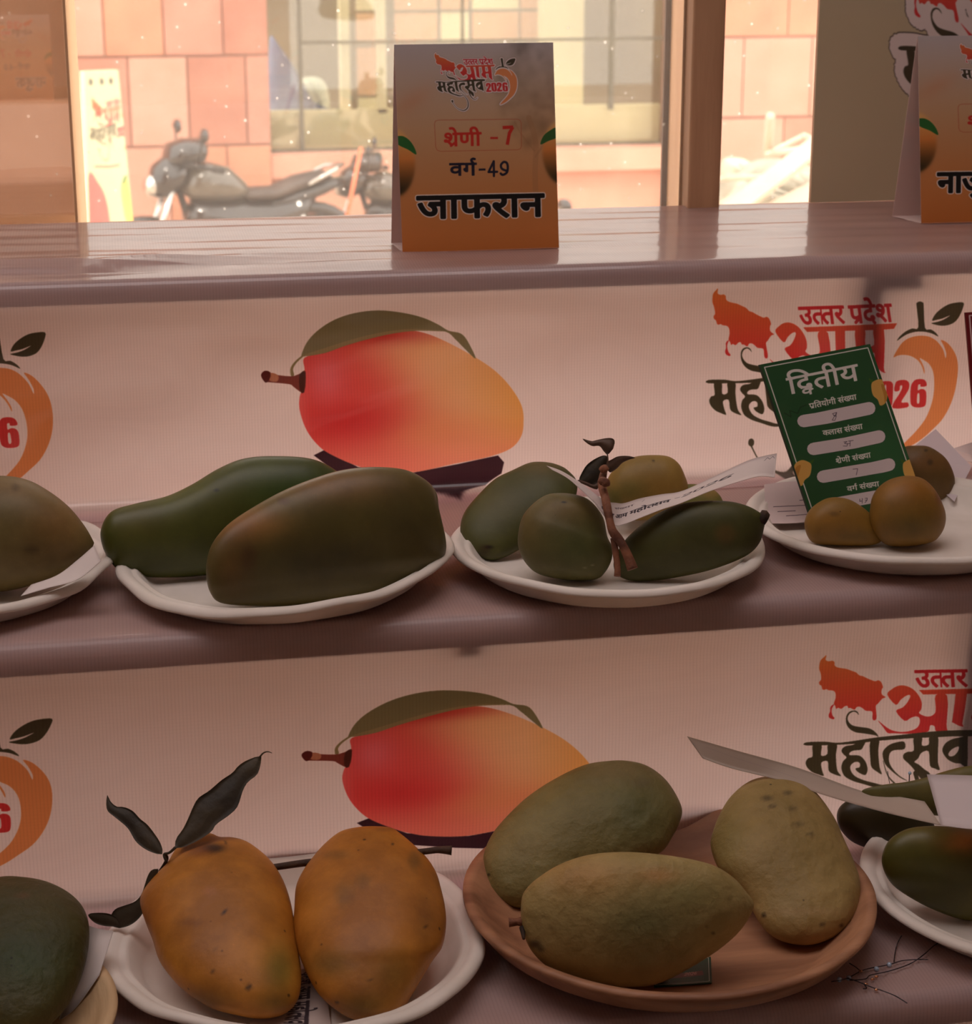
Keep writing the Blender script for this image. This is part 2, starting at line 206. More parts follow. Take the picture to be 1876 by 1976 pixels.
# ------------------------------------------------------------------ letter shapes (1000 units to the em)
GLYPHS = '''अ764;470,218,467,185,459,157,444,133,425,114,400,99,374,89,344,82,312,80,270,84,231,96,194,116,159,144,126,181,93,229,61,287,29,356,100,382,122,332,145,287,168,248,193,215,219,188,246,168,275,157,305,153,340,157,367,171,385,193,391,227,386,262,371,293,347,321,318,347,290,343,260,341,255,411,287,413,313,418,335,425,352,435,373,461,380,494,374,525,357,546,331,558,302,562,267,560,235,552,204,540,171,525,146,594,175,607,211,620,230,625,252,629,274,631,298,632,335,630,367,622,394,610,418,593,436,572,449,549,456,523,459,495,455,458,442,426,421,398,392,375,412,355,450,351,486,350,516,351,543,353,568,357,594,363,594,551,521,551,521,622,779,622,779,551,675,551,675,0,594,0,594,290,570,285,547,282,498,279,455,282,466,251
आ1023;470,218,467,185,459,157,444,133,425,114,400,99,374,89,344,82,312,80,270,84,231,96,194,116,159,144,126,181,93,229,61,287,29,356,100,382,122,332,145,287,168,248,193,215,219,188,246,168,275,157,305,153,340,157,367,171,385,193,391,227,386,262,371,293,347,321,318,347,290,343,260,341,255,411,287,413,313,418,335,425,352,435,373,461,380,494,374,525,357,546,331,558,302,562,267,560,235,552,204,540,171,525,146,594,175,607,211,620,230,625,252,629,274,631,298,632,335,630,367,622,394,610,418,593,436,572,449,549,456,523,459,495,455,458,442,426,421,398,392,375,412,355,450,351,486,350,516,351,543,353,568,357,594,363,594,551,521,551,521,622,1038,622,1038,551,934,551,934,0,853,0,853,551,675,551,675,0,594,0,594,290,570,285,547,282,498,279,455,282,466,251
उ548;0,622,563,622,563,551,453,551,467,531,477,510,483,487,485,464,480,422,465,385,441,354,406,328,424,311,440,293,456,274,471,254,483,231,492,207,497,180,499,152,498,128,493,106,486,86,477,68,450,38,415,17,395,10,374,4,351,1,328,0,300,2,272,8,246,17,220,31,194,48,169,71,145,98,121,130,97,167,74,210,51,259,29,313,100,338,114,300,129,265,145,231,162,201,179,172,197,147,215,126,235,108,255,93,276,82,297,76,320,74,357,79,388,93,407,119,414,160,408,199,392,236,379,253,365,269,348,285,329,301,298,296,264,294,259,364,294,366,323,372,348,379,369,390,384,404,395,420,402,440,404,463,400,491,389,516,372,536,351,551,0,551
म598;509,551,509,0,428,0,428,250,207,250,207,213,203,185,193,166,177,155,159,151,140,154,119,164,99,178,80,196,64,216,51,237,42,258,39,278,42,295,53,309,71,318,100,321,126,321,126,551,0,551,0,622,612,622,612,551|428,551,207,551,207,321,428,321
ह531;321,69,354,82,380,98,397,120,403,148,396,182,374,208,357,217,336,224,310,228,280,229,248,227,219,222,195,213,175,201,159,185,147,167,140,147,138,124,141,94,150,64,167,33,197,-1,216,-19,241,-40,269,-64,302,-89,248,-142,205,-107,167,-73,135,-41,108,-9,86,23,70,57,61,92,58,130,62,166,73,198,92,225,115,248,97,268,83,292,72,320,69,352,72,378,79,400,91,418,106,433,131,448,159,458,191,463,229,465,361,465,361,551,0,551,0,622,546,622,546,551,442,551,442,394,230,394,204,393,186,391,174,387,164,381,153,367,149,347,152,328,159,312,170,297,183,284,207,291,232,296,257,299,284,300,317,299,347,295,373,288,397,279,417,268,434,255,449,240,461,225,476,190,481,153,479,125,473,100,462,77,447,57,428,39,405,24,379,12,348,2
ो259;170,551,170,0,89,0,89,551,0,551,0,622,273,622,273,551|90,615,80,652,69,686,59,715,49,740,27,778,3,804,-24,818,-56,823,-77,822,-95,819,-126,809,-150,882,-130,888,-108,892,-84,895,-59,896,-33,894,-9,890,14,882,35,871,54,856,72,836,89,812,106,784,121,750,136,711,151,666,165,615
त570;481,551,481,0,400,0,400,328,291,328,262,328,238,327,217,325,200,322,172,313,150,299,132,274,126,237,128,213,135,189,147,165,163,143,184,119,209,94,238,68,271,40,217,-12,194,8,173,28,152,48,132,68,113,88,96,109,81,130,69,151,58,173,51,195,46,218,45,242,48,275,59,305,74,330,93,351,125,373,163,388,185,393,211,396,240,398,272,399,400,399,400,551,0,551,0,622,584,622,584,551
स676;587,551,587,0,506,0,506,266,477,259,448,254,417,252,380,251,359,251,337,253,314,255,292,259,269,262,248,267,229,272,212,277,191,265,167,253,188,227,212,200,237,173,264,146,292,119,320,93,350,67,380,42,326,-12,298,13,272,37,246,62,221,87,196,112,174,136,153,159,133,181,115,202,99,222,85,240,73,256,55,284,46,305,41,323,40,340,44,359,55,376,75,389,104,393,127,390,148,382,165,368,181,350,199,372,210,399,215,428,217,458,216,487,213,512,207,534,201,551,0,551,0,622,691,622,691,551|369,322,406,323,440,326,473,331,506,339,506,551,281,551,287,533,293,511,297,486,298,458,296,419,289,385,277,356,262,333,288,328,315,325,342,323
व556;571,551,467,551,467,0,387,0,387,165,358,148,324,133,304,126,282,122,259,119,233,118,207,119,182,123,159,130,137,139,117,151,99,164,84,180,71,198,60,217,52,238,48,261,46,286,50,326,60,362,78,393,104,418,135,438,170,453,210,461,255,464,288,463,326,459,354,454,349,381,306,388,259,391,230,389,204,384,181,376,162,364,147,349,136,331,129,311,127,287,129,263,135,243,145,226,159,212,175,202,193,194,213,190,235,188,260,189,283,194,305,201,325,211,359,234,387,260,387,551,0,551,0,622,571,622
श680;122,189,90,193,64,207,46,227,40,255,44,280,58,299,79,310,104,314,122,312,142,307,164,295,191,276,215,286,237,299,256,315,273,335,287,358,297,384,303,412,305,443,303,470,298,493,288,514,275,533,260,547,242,558,221,564,199,566,172,563,153,553,142,537,138,516,140,500,148,484,162,467,186,454,201,449,221,445,244,442,270,440,253,370,209,375,171,385,139,399,113,418,92,439,78,463,69,489,66,517,68,541,75,563,86,583,102,600,121,614,145,624,172,630,204,632,227,631,250,627,271,620,292,611,312,598,329,584,345,566,359,547,370,524,378,499,382,471,384,440,382,406,375,374,365,342,350,312,331,285,308,260,283,239,254,221,276,201,298,180,320,158,341,135,361,111,380,88,398,65,414,43,350,-1,325,33,301,65,279,93,258,118,237,140,217,160,198,178,179,194,151,190|591,551,591,0,510,0,510,551,421,551,421,622,695,622,695,551
र409;395,42,341,-12,312,13,284,37,256,62,230,87,205,112,181,136,159,159,138,181,119,202,102,222,87,240,75,256,57,284,47,305,42,323,40,340,44,359,55,376,75,389,104,393,127,390,148,382,165,368,181,349,215,371,238,399,252,431,256,468,255,491,251,514,245,534,239,551,0,551,0,622,424,622,424,551,320,551,327,532,332,510,335,486,336,458,335,432,331,407,324,385,314,365,302,347,288,330,272,314,254,301,234,288,213,276,191,264,167,254,190,228,216,201,243,174,272,147,302,119,332,93,363,67
प568;479,551,479,0,398,0,398,191,368,174,335,159,317,153,298,149,277,147,254,146,216,149,182,160,152,175,128,194,106,223,91,258,86,277,82,301,80,328,79,358,79,551,0,551,0,622,583,622,583,551|398,551,160,551,160,369,161,332,163,304,167,282,173,266,180,252,190,240,220,223,263,217,302,222,338,236,371,257,398,280
द520;413,-58,373,11,342,73,316,70,287,68,266,69,245,71,224,74,203,79,182,85,162,92,143,102,125,113,108,125,93,140,79,157,68,176,58,196,51,219,47,245,46,272,50,313,62,348,79,377,102,401,119,415,139,426,160,436,183,443,208,449,234,453,261,455,290,456,295,456,295,551,0,551,0,622,534,622,534,551,376,551,376,385,327,385,299,385,275,383,253,381,234,378,201,369,173,355,153,338,139,317,129,292,126,262,128,237,136,214,148,193,166,175,188,159,216,149,249,142,287,140,299,140,312,141,308,160,306,176,311,206,327,226,349,236,373,240,411,234,439,216,455,190,461,162,457,134,447,113,430,97,410,86,423,62,439,37,480,-24
े0;-169,615,-179,652,-190,686,-200,715,-211,740,-232,778,-256,804,-283,818,-315,823,-336,822,-354,819,-385,809,-409,882,-389,888,-367,892,-343,895,-318,896,-292,894,-268,890,-245,882,-225,871,-205,856,-187,836,-170,812,-154,784,-138,750,-123,711,-108,666,-94,615
ण723;634,551,634,0,553,0,553,551,420,551,420,321,418,282,412,250,401,222,385,198,361,176,331,160,314,154,294,149,274,147,251,146,208,150,170,161,139,179,114,205,99,231,88,263,84,282,81,303,80,326,79,352,79,551,0,551,0,622,737,622,737,551|249,217,293,225,321,249,330,267,336,288,338,315,339,353,339,551,160,551,160,353,161,318,164,291,169,269,178,251,190,237,206,226,225,219
ी259;-185,615,-200,649,-211,682,-218,715,-220,748,-217,779,-210,807,-196,832,-178,855,-155,873,-128,886,-96,893,-61,896,-32,894,-6,889,18,880,39,868,58,851,76,831,93,807,108,779,122,746,136,709,150,668,163,622,273,622,273,551,170,551,170,0,89,0,89,551,0,551,0,622,87,622,73,671,58,712,44,747,29,776,12,797,-8,813,-31,822,-57,825,-92,819,-118,801,-134,771,-139,733,-137,701,-129,672,-118,644,-105,615
ि259;89,551,0,551,0,622,80,622,69,645,61,669,55,695,53,724,57,761,68,794,86,824,111,849,142,870,179,884,220,893,266,896,335,891,399,877,460,853,516,820,569,778,618,730,663,676,704,615,620,615,542,706,459,772,373,811,283,824,250,822,221,817,195,807,174,795,156,778,144,760,136,738,134,714,136,686,144,662,154,640,165,622,273,622,273,551,170,551,170,0,89,0
य580;595,622,595,551,491,551,491,0,410,0,410,179,379,162,343,147,323,140,301,136,278,133,253,132,210,136,172,147,137,166,108,193,82,225,62,263,48,305,38,353,67,360,92,369,113,378,130,390,153,418,160,457,157,484,149,509,136,532,123,551,0,551,0,622|129,301,140,278,152,258,165,241,180,228,196,217,215,209,236,205,259,203,283,204,306,208,327,215,346,224,364,235,380,247,396,260,410,274,410,551,211,551,224,525,233,498,238,472,240,445,233,396,212,355,178,324
ग563;208,551,208,234,205,211,196,193,180,182,160,178,134,183,107,199,81,222,60,250,46,280,41,308,44,329,55,345,73,356,102,359,127,359,127,551,0,551,0,622,578,622,578,551,474,551,474,0,393,0,393,551
ं0;-185,772,-181,794,-169,813,-151,826,-130,830,-109,826,-91,813,-79,794,-75,772,-79,750,-91,731,-109,718,-130,714,-151,718,-169,731,-181,750
ख818;729,551,729,0,648,0,648,45,630,36,611,28,592,22,572,16,551,12,530,9,509,8,488,7,435,10,382,20,331,37,282,61,232,92,183,132,134,181,85,239,63,271,49,297,42,318,40,338,44,358,55,376,75,389,104,393,127,390,148,382,165,368,181,350,199,372,210,399,215,428,217,458,216,483,214,508,209,530,201,551,0,551,0,622,833,622,833,551|534,232,567,236,598,247,625,262,648,280,648,551,281,551,288,531,294,509,297,485,298,458,296,419,289,385,278,354,263,328,244,305,221,285,195,268,166,253,201,213,238,179,275,149,314,124,354,104,396,90,442,82,490,79,511,80,532,82,552,85,572,89,591,95,610,102,629,111,648,122,648,198,623,185,593,174,559,167,521,164,498,165,476,169,456,175,437,184,419,194,403,207,389,221,378,238,368,256,361,276,357,297,356,319,359,353,368,384,383,410,404,433,430,450,460,463,493,470,531,473,575,471,599,467,616,463,610,394,576,401,540,404,497,399,465,382,444,354,437,316,444,279,465,252,496,237
क762;777,551,452,551,452,349,477,371,505,387,536,396,569,399,600,396,628,389,653,376,675,358,693,335,706,307,713,275,716,239,715,216,712,192,708,167,701,141,692,115,681,90,667,64,651,39,579,80,591,97,602,115,611,134,620,154,627,175,632,196,635,216,636,237,631,278,617,307,593,324,562,330,535,326,508,312,480,290,452,258,452,0,371,0,371,174,344,155,312,136,293,128,272,123,250,119,226,118,203,119,180,123,159,129,138,137,118,148,100,161,85,176,71,195,60,215,52,238,48,263,46,290,49,328,60,362,77,391,101,417,131,438,164,452,202,461,244,464,268,463,296,461,339,454,333,381,293,388,249,391,222,389,198,385,177,376,159,365,135,334,127,292,129,267,135,246,144,228,158,214,190,194,228,188,249,189,270,193,289,200,307,209,323,220,340,232,356,246,371,260,371,551,0,551,0,622,777,622
ल678;0,551,0,622,693,622,693,551,589,551,589,0,508,0,508,355,494,356,470,353,445,344,421,327,397,301,386,283,375,262,365,237,356,208,279,232,286,254,293,275,302,295,311,313,287,329,263,342,238,350,209,353,174,347,148,330,131,304,126,271,131,234,148,199,159,181,174,163,191,145,210,127,309,40,255,-12,227,13,200,37,174,60,149,84,126,106,106,129,88,152,73,176,61,199,52,224,47,249,45,275,47,300,51,323,59,344,70,362,97,391,131,411,168,422,204,426,226,425,246,422,266,418,285,412,303,403,320,394,337,383,354,370,385,394,419,412,457,423,499,426,508,426,508,551
ा259;170,551,170,0,89,0,89,551,0,551,0,622,273,622,273,551
ज742;653,551,653,0,572,0,572,370,435,370,400,371,378,373,395,357,411,340,424,322,436,303,446,283,453,262,457,240,458,218,453,176,438,141,414,114,384,95,348,84,310,80,284,82,258,88,233,97,209,111,185,128,162,151,139,179,117,212,95,250,73,294,52,345,31,401,102,426,125,363,149,308,173,261,198,223,223,192,250,170,278,157,306,153,335,157,359,170,374,193,379,227,377,249,371,270,362,290,349,310,332,329,314,346,295,362,273,377,302,441,572,441,572,551,0,551,0,622,757,622,757,551
फ771;460,551,460,349,486,370,514,386,544,396,578,399,609,396,637,389,662,376,684,358,702,335,715,307,722,275,725,239,724,216,721,192,717,167,710,141,701,115,690,90,676,64,660,39,588,80,600,97,611,115,620,134,629,154,636,175,641,196,644,216,645,237,640,278,625,307,601,324,570,330,543,325,516,312,488,289,460,257,460,0,379,0,379,193,353,175,323,160,288,150,248,146,210,150,176,161,147,177,125,197,104,228,90,262,85,281,82,302,80,327,79,354,79,551,0,551,0,622,786,622,786,551|160,551,160,360,162,313,166,281,175,259,188,240,213,223,248,217,287,221,321,234,352,254,379,278,379,551
न555;0,622,569,622,569,551,466,551,466,0,385,0,385,298,204,298,204,244,201,220,190,202,174,192,153,188,128,193,102,209,77,232,56,260,42,290,37,318,40,339,51,355,69,366,98,369,385,369,385,551,0,551
ु0;-248,-12,-221,-2,-193,5,-165,10,-136,11,-101,9,-69,1,-42,-11,-20,-28,-1,-48,12,-72,19,-99,22,-129,19,-158,10,-184,-4,-208,-25,-229,-50,-246,-81,-258,-116,-266,-157,-268,-204,-265,-247,-257,-288,-242,-325,-222,-359,-197,-392,-169,-424,-136,-455,-100,-394,-57,-375,-80,-356,-101,-338,-119,-320,-136,-302,-150,-284,-163,-265,-173,-246,-182,-225,-188,-204,-192,-181,-195,-157,-196,-111,-191,-78,-178,-58,-154,-51,-122,-57,-93,-76,-73,-102,-61,-131,-57,-157,-58,-180,-62,-201,-69,-222,-79
्0;-179,-44,-156,-40,-131,-39,-98,-41,-67,-45,-39,-53,-13,-65,12,-78,35,-94,57,-113,78,-133,97,-155,116,-178,134,-202,151,-227,94,-268,69,-231,44,-199,19,-172,-7,-151,-33,-134,-61,-122,-92,-115,-125,-113,-148,-115,-167,-118
०551;275,121,247,123,220,127,195,135,172,147,150,161,131,177,115,196,101,218,89,241,81,266,77,293,75,321,77,350,81,376,89,401,101,425,114,446,131,464,150,481,171,495,194,506,219,514,246,518,274,520,303,518,330,514,355,506,379,495,400,480,419,464,436,445,450,424,461,400,470,375,474,348,476,319,474,291,470,264,462,239,451,216,436,195,420,176,401,160,380,146,356,135,331,127,304,123|273,192,298,194,321,201,342,213,360,229,375,249,386,271,392,295,394,322,392,349,386,374,376,395,362,414,345,429,325,440,302,447,277,449,252,447,230,440,209,428,191,412,176,392,166,370,159,345,157,318,159,291,165,267,175,246,189,227,206,212,226,201,248,194
0500;470,341,454,484,410,595,340,666,250,691,160,666,90,595,46,484,30,341,46,198,90,87,160,16,250,-9,340,16,410,87,454,198|372,341,364,233,340,153,301,102,250,84,199,102,161,153,136,233,128,341,136,449,161,530,199,580,250,598,301,580,340,530,364,449
1500;300,682,202,682,202,0,300,0
2500;466,93,205,93,302,214,368,312,405,396,417,478,402,564,359,632,293,675,209,691,168,687,129,675,89,655,48,626,48,503,88,547,127,575,165,590,202,595,249,586,286,559,310,519,319,467,316,428,307,393,292,359,271,321,220,243,159,161,95,81,34,7,34,0,466,0
3500;81,569,114,582,143,591,170,596,197,598,246,591,283,571,307,539,315,496,307,454,281,423,239,404,180,397,180,307,244,301,289,277,317,240,326,193,318,148,296,114,261,92,216,84,178,87,141,97,103,113,64,136,64,30,101,13,137,1,173,-6,209,-9,296,6,364,49,408,114,424,198,418,250,401,297,370,336,326,360,366,388,393,421,408,462,413,513,399,586,358,643,295,678,212,691,176,689,143,684,112,675,81,662
4500;398,691,356,691,11,269,11,224,300,224,300,0,398,0,398,224,471,224,471,312,398,312|298,506,300,506,300,312,142,312
5500;404,682,101,682,101,327,202,336,277,313,324,268,340,207,329,160,298,120,254,94,199,84,162,87,124,97,87,112,50,134,50,33,92,14,133,1,173,-7,215,-9,304,7,375,53,421,122,438,209,421,297,372,367,294,411,190,423,190,594,404,594
6500;317,691,200,594,114,482,62,360,44,233,60,134,105,58,174,9,264,-9,341,7,405,51,449,116,465,195,450,274,410,337,350,379,274,394,242,392,214,385,189,376,167,366,198,437,246,506,307,567,376,616|146,265,175,282,200,294,225,299,254,301,299,293,335,271,358,238,367,196,359,150,337,115,302,92,258,84,207,97,166,133,143,189
7500;490,682,49,682,49,589,344,589,94,29,181,-9
8500;468,184,462,234,444,280,414,318,373,348,411,380,437,416,453,454,458,493,443,572,401,634,337,676,257,691,174,676,108,635,64,573,48,495,53,453,69,414,95,378,129,348,86,317,56,279,38,235,32,185,49,109,96,47,165,6,252,-9,337,6,406,47,451,108|360,495,352,456,329,423,295,401,253,393,212,401,178,424,155,457,146,497,154,539,176,570,211,591,255,598,297,590,330,569,352,536|370,192,362,151,340,117,302,93,250,84,202,92,164,114,139,149,130,192,139,236,163,270,202,292,252,300,300,292,337,269,361,235
9500;187,-9,297,80,384,191,441,316,461,442,445,541,400,620,331,672,244,691,158,674,93,628,51,563,36,489,51,411,92,348,153,305,229,290,257,292,284,298,311,307,335,319,311,253,267,187,205,123,127,63|134,490,142,533,166,568,201,590,246,598,290,588,327,561,351,522,360,475,359,450,355,420,327,403,299,392,273,385,250,383,205,391,168,414,143,448
-323;283,267,40,267,40,174,283,174
(323;167,232,176,362,203,482,248,593,311,694,258,694,177,596,116,482,78,358,64,232,78,106,116,-18,177,-132,258,-230,311,-230,248,-129,203,-18,176,102
)323;156,232,147,102,120,-19,75,-129,12,-230,65,-230,146,-132,207,-18,245,106,259,232,245,358,207,482,146,596,65,694,12,694,75,593,120,483,147,362'''
# ------------------------------------------------------------------ flat print: a small rasteriser
GL = {}
for _l in GLYPHS.split('\n'):
    _a, _r = _l[1:].split(';')
    GL[_l[0]] = (int(_a), [np.array(list(map(float, s.split(',')))).reshape(-1, 2) for s in _r.split('|') if s])
def _neg(Ls):
    big = max(Ls, key=lambda p: abs(sarea(p))); return [l[::-1] for l in Ls] if sarea(big) > 0 else Ls
def sarea(p): return .5*np.sum(p[:, 0]*np.roll(p[:, 1], -1)-np.roll(p[:, 0], -1)*p[:, 1])
GL = {k: (a, _neg(L) if L else L) for k, (a, L) in GL.items()}
class Canvas:
    def __init__(s, w, h, bg=(255, 255, 255), fn=None):
        s.w, s.h = w, h; s.a = np.ones((h, w, 3), np.float32)*np.array(bg, np.float32)/255
        s.fn = fn or (lambda p: p)                      # drawing units -> canvas pixels (y down)
    def mask(s, loops, mapped=False, ss=3):
        Ls = [np.asarray(l, float) if mapped else s.fn(np.asarray(l, float)) for l in loops]
        A = np.concatenate(Ls); x0, y0 = np.floor(A.min(0)).astype(int)-1; x1, y1 = np.ceil(A.max(0)).astype(int)+1
        x0, y0, x1, y1 = max(x0, 0), max(y0, 0), min(x1, s.w), min(y1, s.h)
        if x1 <= x0 or y1 <= y0: return None
        H, W = (y1-y0)*ss, (x1-x0)*ss; acc = np.zeros((H, W+1), np.int16)
        for P in Ls:
            Q = (P-[x0, y0])*ss; R = np.roll(Q, -1, 0)
            for (ax, ay), (bx, by) in zip(Q, R):
                if ay == by: continue
                d = 1 if by > ay else -1
                if by < ay: ax, ay, bx, by = bx, by, ax, ay
                r0, r1 = max(int(math.ceil(ay-.5)), 0), min(int(math.ceil(by-.5)), H)
                if r1 <= r0: continue
                yy = np.arange(r0, r1)+.5; xx = ax+(bx-ax)*(yy-ay)/(by-ay)
                xi = np.clip(np.ceil(xx-.5), 0, W).astype(int); acc[np.arange(r0, r1), xi] += d
        m = (np.cumsum(acc, 1)[:, :W] != 0).astype(np.float32)
        return (x0, y0, x1, y1), m.reshape(y1-y0, ss, x1-x0, ss).mean((1, 3))
    def lay(s, mk, col, alpha=1.0):
        if mk is None: return
        (x0, y0, x1, y1), m = mk
        if callable(col):
            yy, xx = np.mgrid[y0:y1, x0:x1]; c = np.clip(col(xx.astype(float), yy.astype(float)), 0, 255)/255
        else: c = np.array(col, np.float32)/255
        v = s.a[y0:y1, x0:x1]; k = (m*alpha)[..., None]; s.a[y0:y1, x0:x1] = v*(1-k)+c*k
    def poly(s, loops, col, alpha=1.0, holes=None, smooth=0):
        if len(loops) and np.ndim(loops[0][0]) == 0: loops = [loops]
        if smooth: loops = [catmull(l, smooth) for l in loops]
        mk = s.mask(loops)
        if mk and holes:
            big = Canvas(s.w, s.h, fn=s.fn); hm = big.mask([catmull(h, 4) for h in holes])
            if hm:
                full = np.zeros((s.h, s.w), np.float32); (a, b, c, d), q = hm; full[b:d, a:c] = q
                (a, b, c, d), q = mk; mk = ((a, b, c, d), q*(1-full[b:d, a:c]))
        s.lay(mk, col, alpha)
    def stroke(s, pts, wid, col, alpha=1.0, smooth=0, cap=True):
        P = catmull(pts, smooth, False) if smooth else np.asarray(pts, float)
        s.lay(s.mask(stroke_loops(P, wid, cap)), col, alpha)
    def text(s, loops, col, bold=0.0, alpha=1.0):
        Ls = list(loops)
        if bold:
            ex = []
            for l in loops:
                ex += stroke_loops(np.vstack([l, l[:1]]), bold, True, 8)
            Ls = Ls+ex
        s.lay(s.mask(Ls), col, alpha)
def stroke_loops(P, wid, cap=True, nd=12):
    n = len(P); W = np.interp(np.linspace(0, 1, n), np.linspace(0, 1, len(wid)), wid) if np.ndim(wid) else np.full(n, float(wid))
    out = []
    for i in range(n-1):
        d = P[i+1]-P[i]; L = math.hypot(*d)
        if L < 1e-9: continue
        q = np.array([-d[1], d[0]])/L
        out.append(np.array([P[i]-q*W[i]/2, P[i+1]-q*W[i+1]/2, P[i+1]+q*W[i+1]/2, P[i]+q*W[i]/2]))
    for i in range(n):
        if (i in (0, n-1) and not cap) or W[i] <= 0: continue
        t = np.arange(nd)/nd*2*math.pi; out.append(P[i]+np.c_[np.cos(t), np.sin(t)]*W[i]/2)
    return out
def clipx(l, c, keep='l'):
    out = []; n = len(l); ins = (lambda p: p[0] <= c) if keep == 'l' else (lambda p: p[0] >= c)
    for i in range(n):
        a, b = l[i], l[(i+1) % n]; ia, ib = ins(a), ins(b)
        if ia: out.append(a)
        if ia != ib: t = (c-a[0])/(b[0]-a[0]); out.append(a+(b-a)*t)
    return np.array(out) if len(out) > 2 else None
def shape(word):
    """word -> loops in em units (y up), visual order; '/x' gives the half form of x, '~' a slanted ra stroke under the last letter, '^' a reph."""
    x = 0; out = []; i = 0; last = 0
    while i < len(word):
        ch = word[i]
        if ch == ' ': x += 260; i += 1; continue
        if ch == '/':
            i += 1; a, L = GL[word[i]]
            cut = {'त': 415, 'स': 530, 'ख': 655, 'श': 520, 'क': 640, 'न': 400}.get(word[i], a*.72)
            for l in L:
                c = clipx(l, cut)
                if c is not None: out.append(c+[x, 0])
            x += cut-10; i += 1; last = x-cut; continue
        if ch == '~':
            out += [q[::-1] for q in stroke_loops(np.array([(x-130, 190), (x-330, 30), (x-345, 15)]), 66)]; i += 1; continue
        if ch == '^':
            out += [q[::-1] for q in stroke_loops(catmull([(x-130, 630), (x-180, 720), (x-190, 800), (x-130, 850), (x-60, 835)], 4, False), 70)]; i += 1; continue
        if ch == 'D':                                    # dva
            a, L = GL['द']; out += [l*[1, .92]+[x, 50] for l in L]; b, L = GL['व']
            for l in L:
                out.append(l*[.6, .5]+[x+120, -150])
            x += a; i += 1; continue
        a, L = GL[ch]; last = x
        out += [l+[x, 0] for l in L]; x += a; i += 1
    return out, x
def fit_text(word, p0, p1, em, slant=0.0):
    """place a word so that its head line starts at p0 and ends at p1 (drawing units, y down); em = letter size across the line."""
    L, wd = shape(word); p0 = np.array(p0, float); p1 = np.array(p1, float); d = (p1-p0)
    n = np.array([-d[1], d[0]]); n /= math.hypot(*n)        # points down the picture
    if n[1] < 0: n = -n
    return [p0+np.outer(l[:, 0]/wd, d)+np.outer((632-l[:, 1])/1000.0*em, n)+np.outer((l[:, 1]-632)/1000*em*slant, d/math.hypot(*d)) for l in L]
def homography(src, dst):
    A = []
    for (x, y), (u, v) in zip(src, dst):
        A.append([x, y, 1, 0, 0, 0, -u*x, -u*y, -u]); A.append([0, 0, 0, x, y, 1, -v*x, -v*y, -v])
    h = np.linalg.svd(np.array(A, float))[2][-1].reshape(3, 3)
    def f(p):
        p = np.asarray(p, float); q = np.c_[p, np.ones(len(p))] @ h.T; return q[:, :2]/q[:, 2:]
    return f
def affine_fit(src, dst):
    M, *_ = np.linalg.lstsq(np.c_[np.array(src, float), np.ones(len(src))], np.array(dst, float), rcond=None)
    return lambda p: np.c_[np.asarray(p, float), np.ones(len(p))] @ M

# ---- the festival logo, drawn once in one frame ('logo units')
def L5(p): return np.asarray(p, float)/5.937+[1560, 1250]
def L4(p): return np.asarray(p, float)/5.583+[1540, 1380]
U_PTS = [(1384, 558), (1492.9, 640.6), (1368.7, 739.8), (1543, 594), (1628.3, 591.5)]
L_PTS = [(1594.5, 1266), (1712.4, 1350.2), (1557.9, 1437.3), (1768.5, 1298.8), (1867.4, 1291.3)]
UtoL = affine_fit(U_PTS, L_PTS)
def U2(p): return UtoL(np.asarray(p, float)/7.215+[1480, 570])
def U3(p): return UtoL(np.asarray(p, float)/6.585+[1676, 570])
_tipL = UtoL([(1859, 584)])[0]
CtoL = affine_fit([(190, 150), (545, 350), (205, 700), (715, 250), (1720, 245)], [*L_PTS[:4], tuple(_tipL)])
def C6(p): return CtoL(p)
LOGO = []
def _lg(kind, loops, col, smooth=0, holes=None): LOGO.append((kind, loops, col, smooth, holes))
ORA, RED, OLV, MGO = (226, 122, 66), (214, 60, 62), (74, 66, 50), (233, 146, 92)
_map = L5([(205, 92), (190, 108), (150, 145), (135, 190), (132, 250), (150, 300), (157, 370), (133, 400), (138, 430), (160, 445), (172, 485), (195, 490), (220, 485), (245, 497), (300, 505), (325, 535), (325, 590), (305, 650), (322, 680), (332, 712), (355, 700), (385, 712), (405, 705), (430, 685), (462, 680), (475, 705), (500, 705), (545, 725), (570, 697), (605, 692), (640, 710), (680, 740), (752, 750), (755, 820), (765, 848), (790, 850), (803, 820), (798, 750), (795, 685), (820, 660), (870, 605), (910, 590), (880, 570), (862, 545), (868, 500), (882, 475), (862, 420), (830, 400), (795, 410), (760, 400), (700, 375), (650, 350), (610, 340), (570, 305), (520, 285), (455, 260), (400, 250), (340, 235), (312, 210), (310, 175), (285, 158), (240, 162), (205, 145), (212, 100)])
_lg('p', [_map], 'grad'); _lg('p', [L5([(300, 660), (265, 690), (262, 740), (245, 780), (255, 815), (300, 832), (312, 815), (290, 790), (278, 740), (285, 700), (305, 668)])], RED)
_lg('p', [L5([(930, 560), (985, 500), (1050, 465), (1120, 458), (1190, 478), (1250, 520), (1300, 590), (1322, 660), (1315, 730), (1292, 768), (1340, 800), (1395, 812), (1440, 800), (1475, 765), (1480, 700), (1478, 560), (1605, 560), (1608, 900), (1620, 985), (1560, 1010), (1490, 980), (1475, 925), (1425, 915), (1405, 985), (1300, 1008), (1150, 1012), (1000, 1005), (935, 1000), (880, 930), (820, 855), (900, 920), (980, 970), (1080, 992), (1180, 985), (1270, 950), (1305, 890), (1300, 830), (1260, 810), (1200, 828), (1130, 862), (1030, 750), (1100, 710), (1150, 660), (1190, 590), (1185, 562), (1140, 575), (1080, 620), (1025, 675)])], 'grad2')
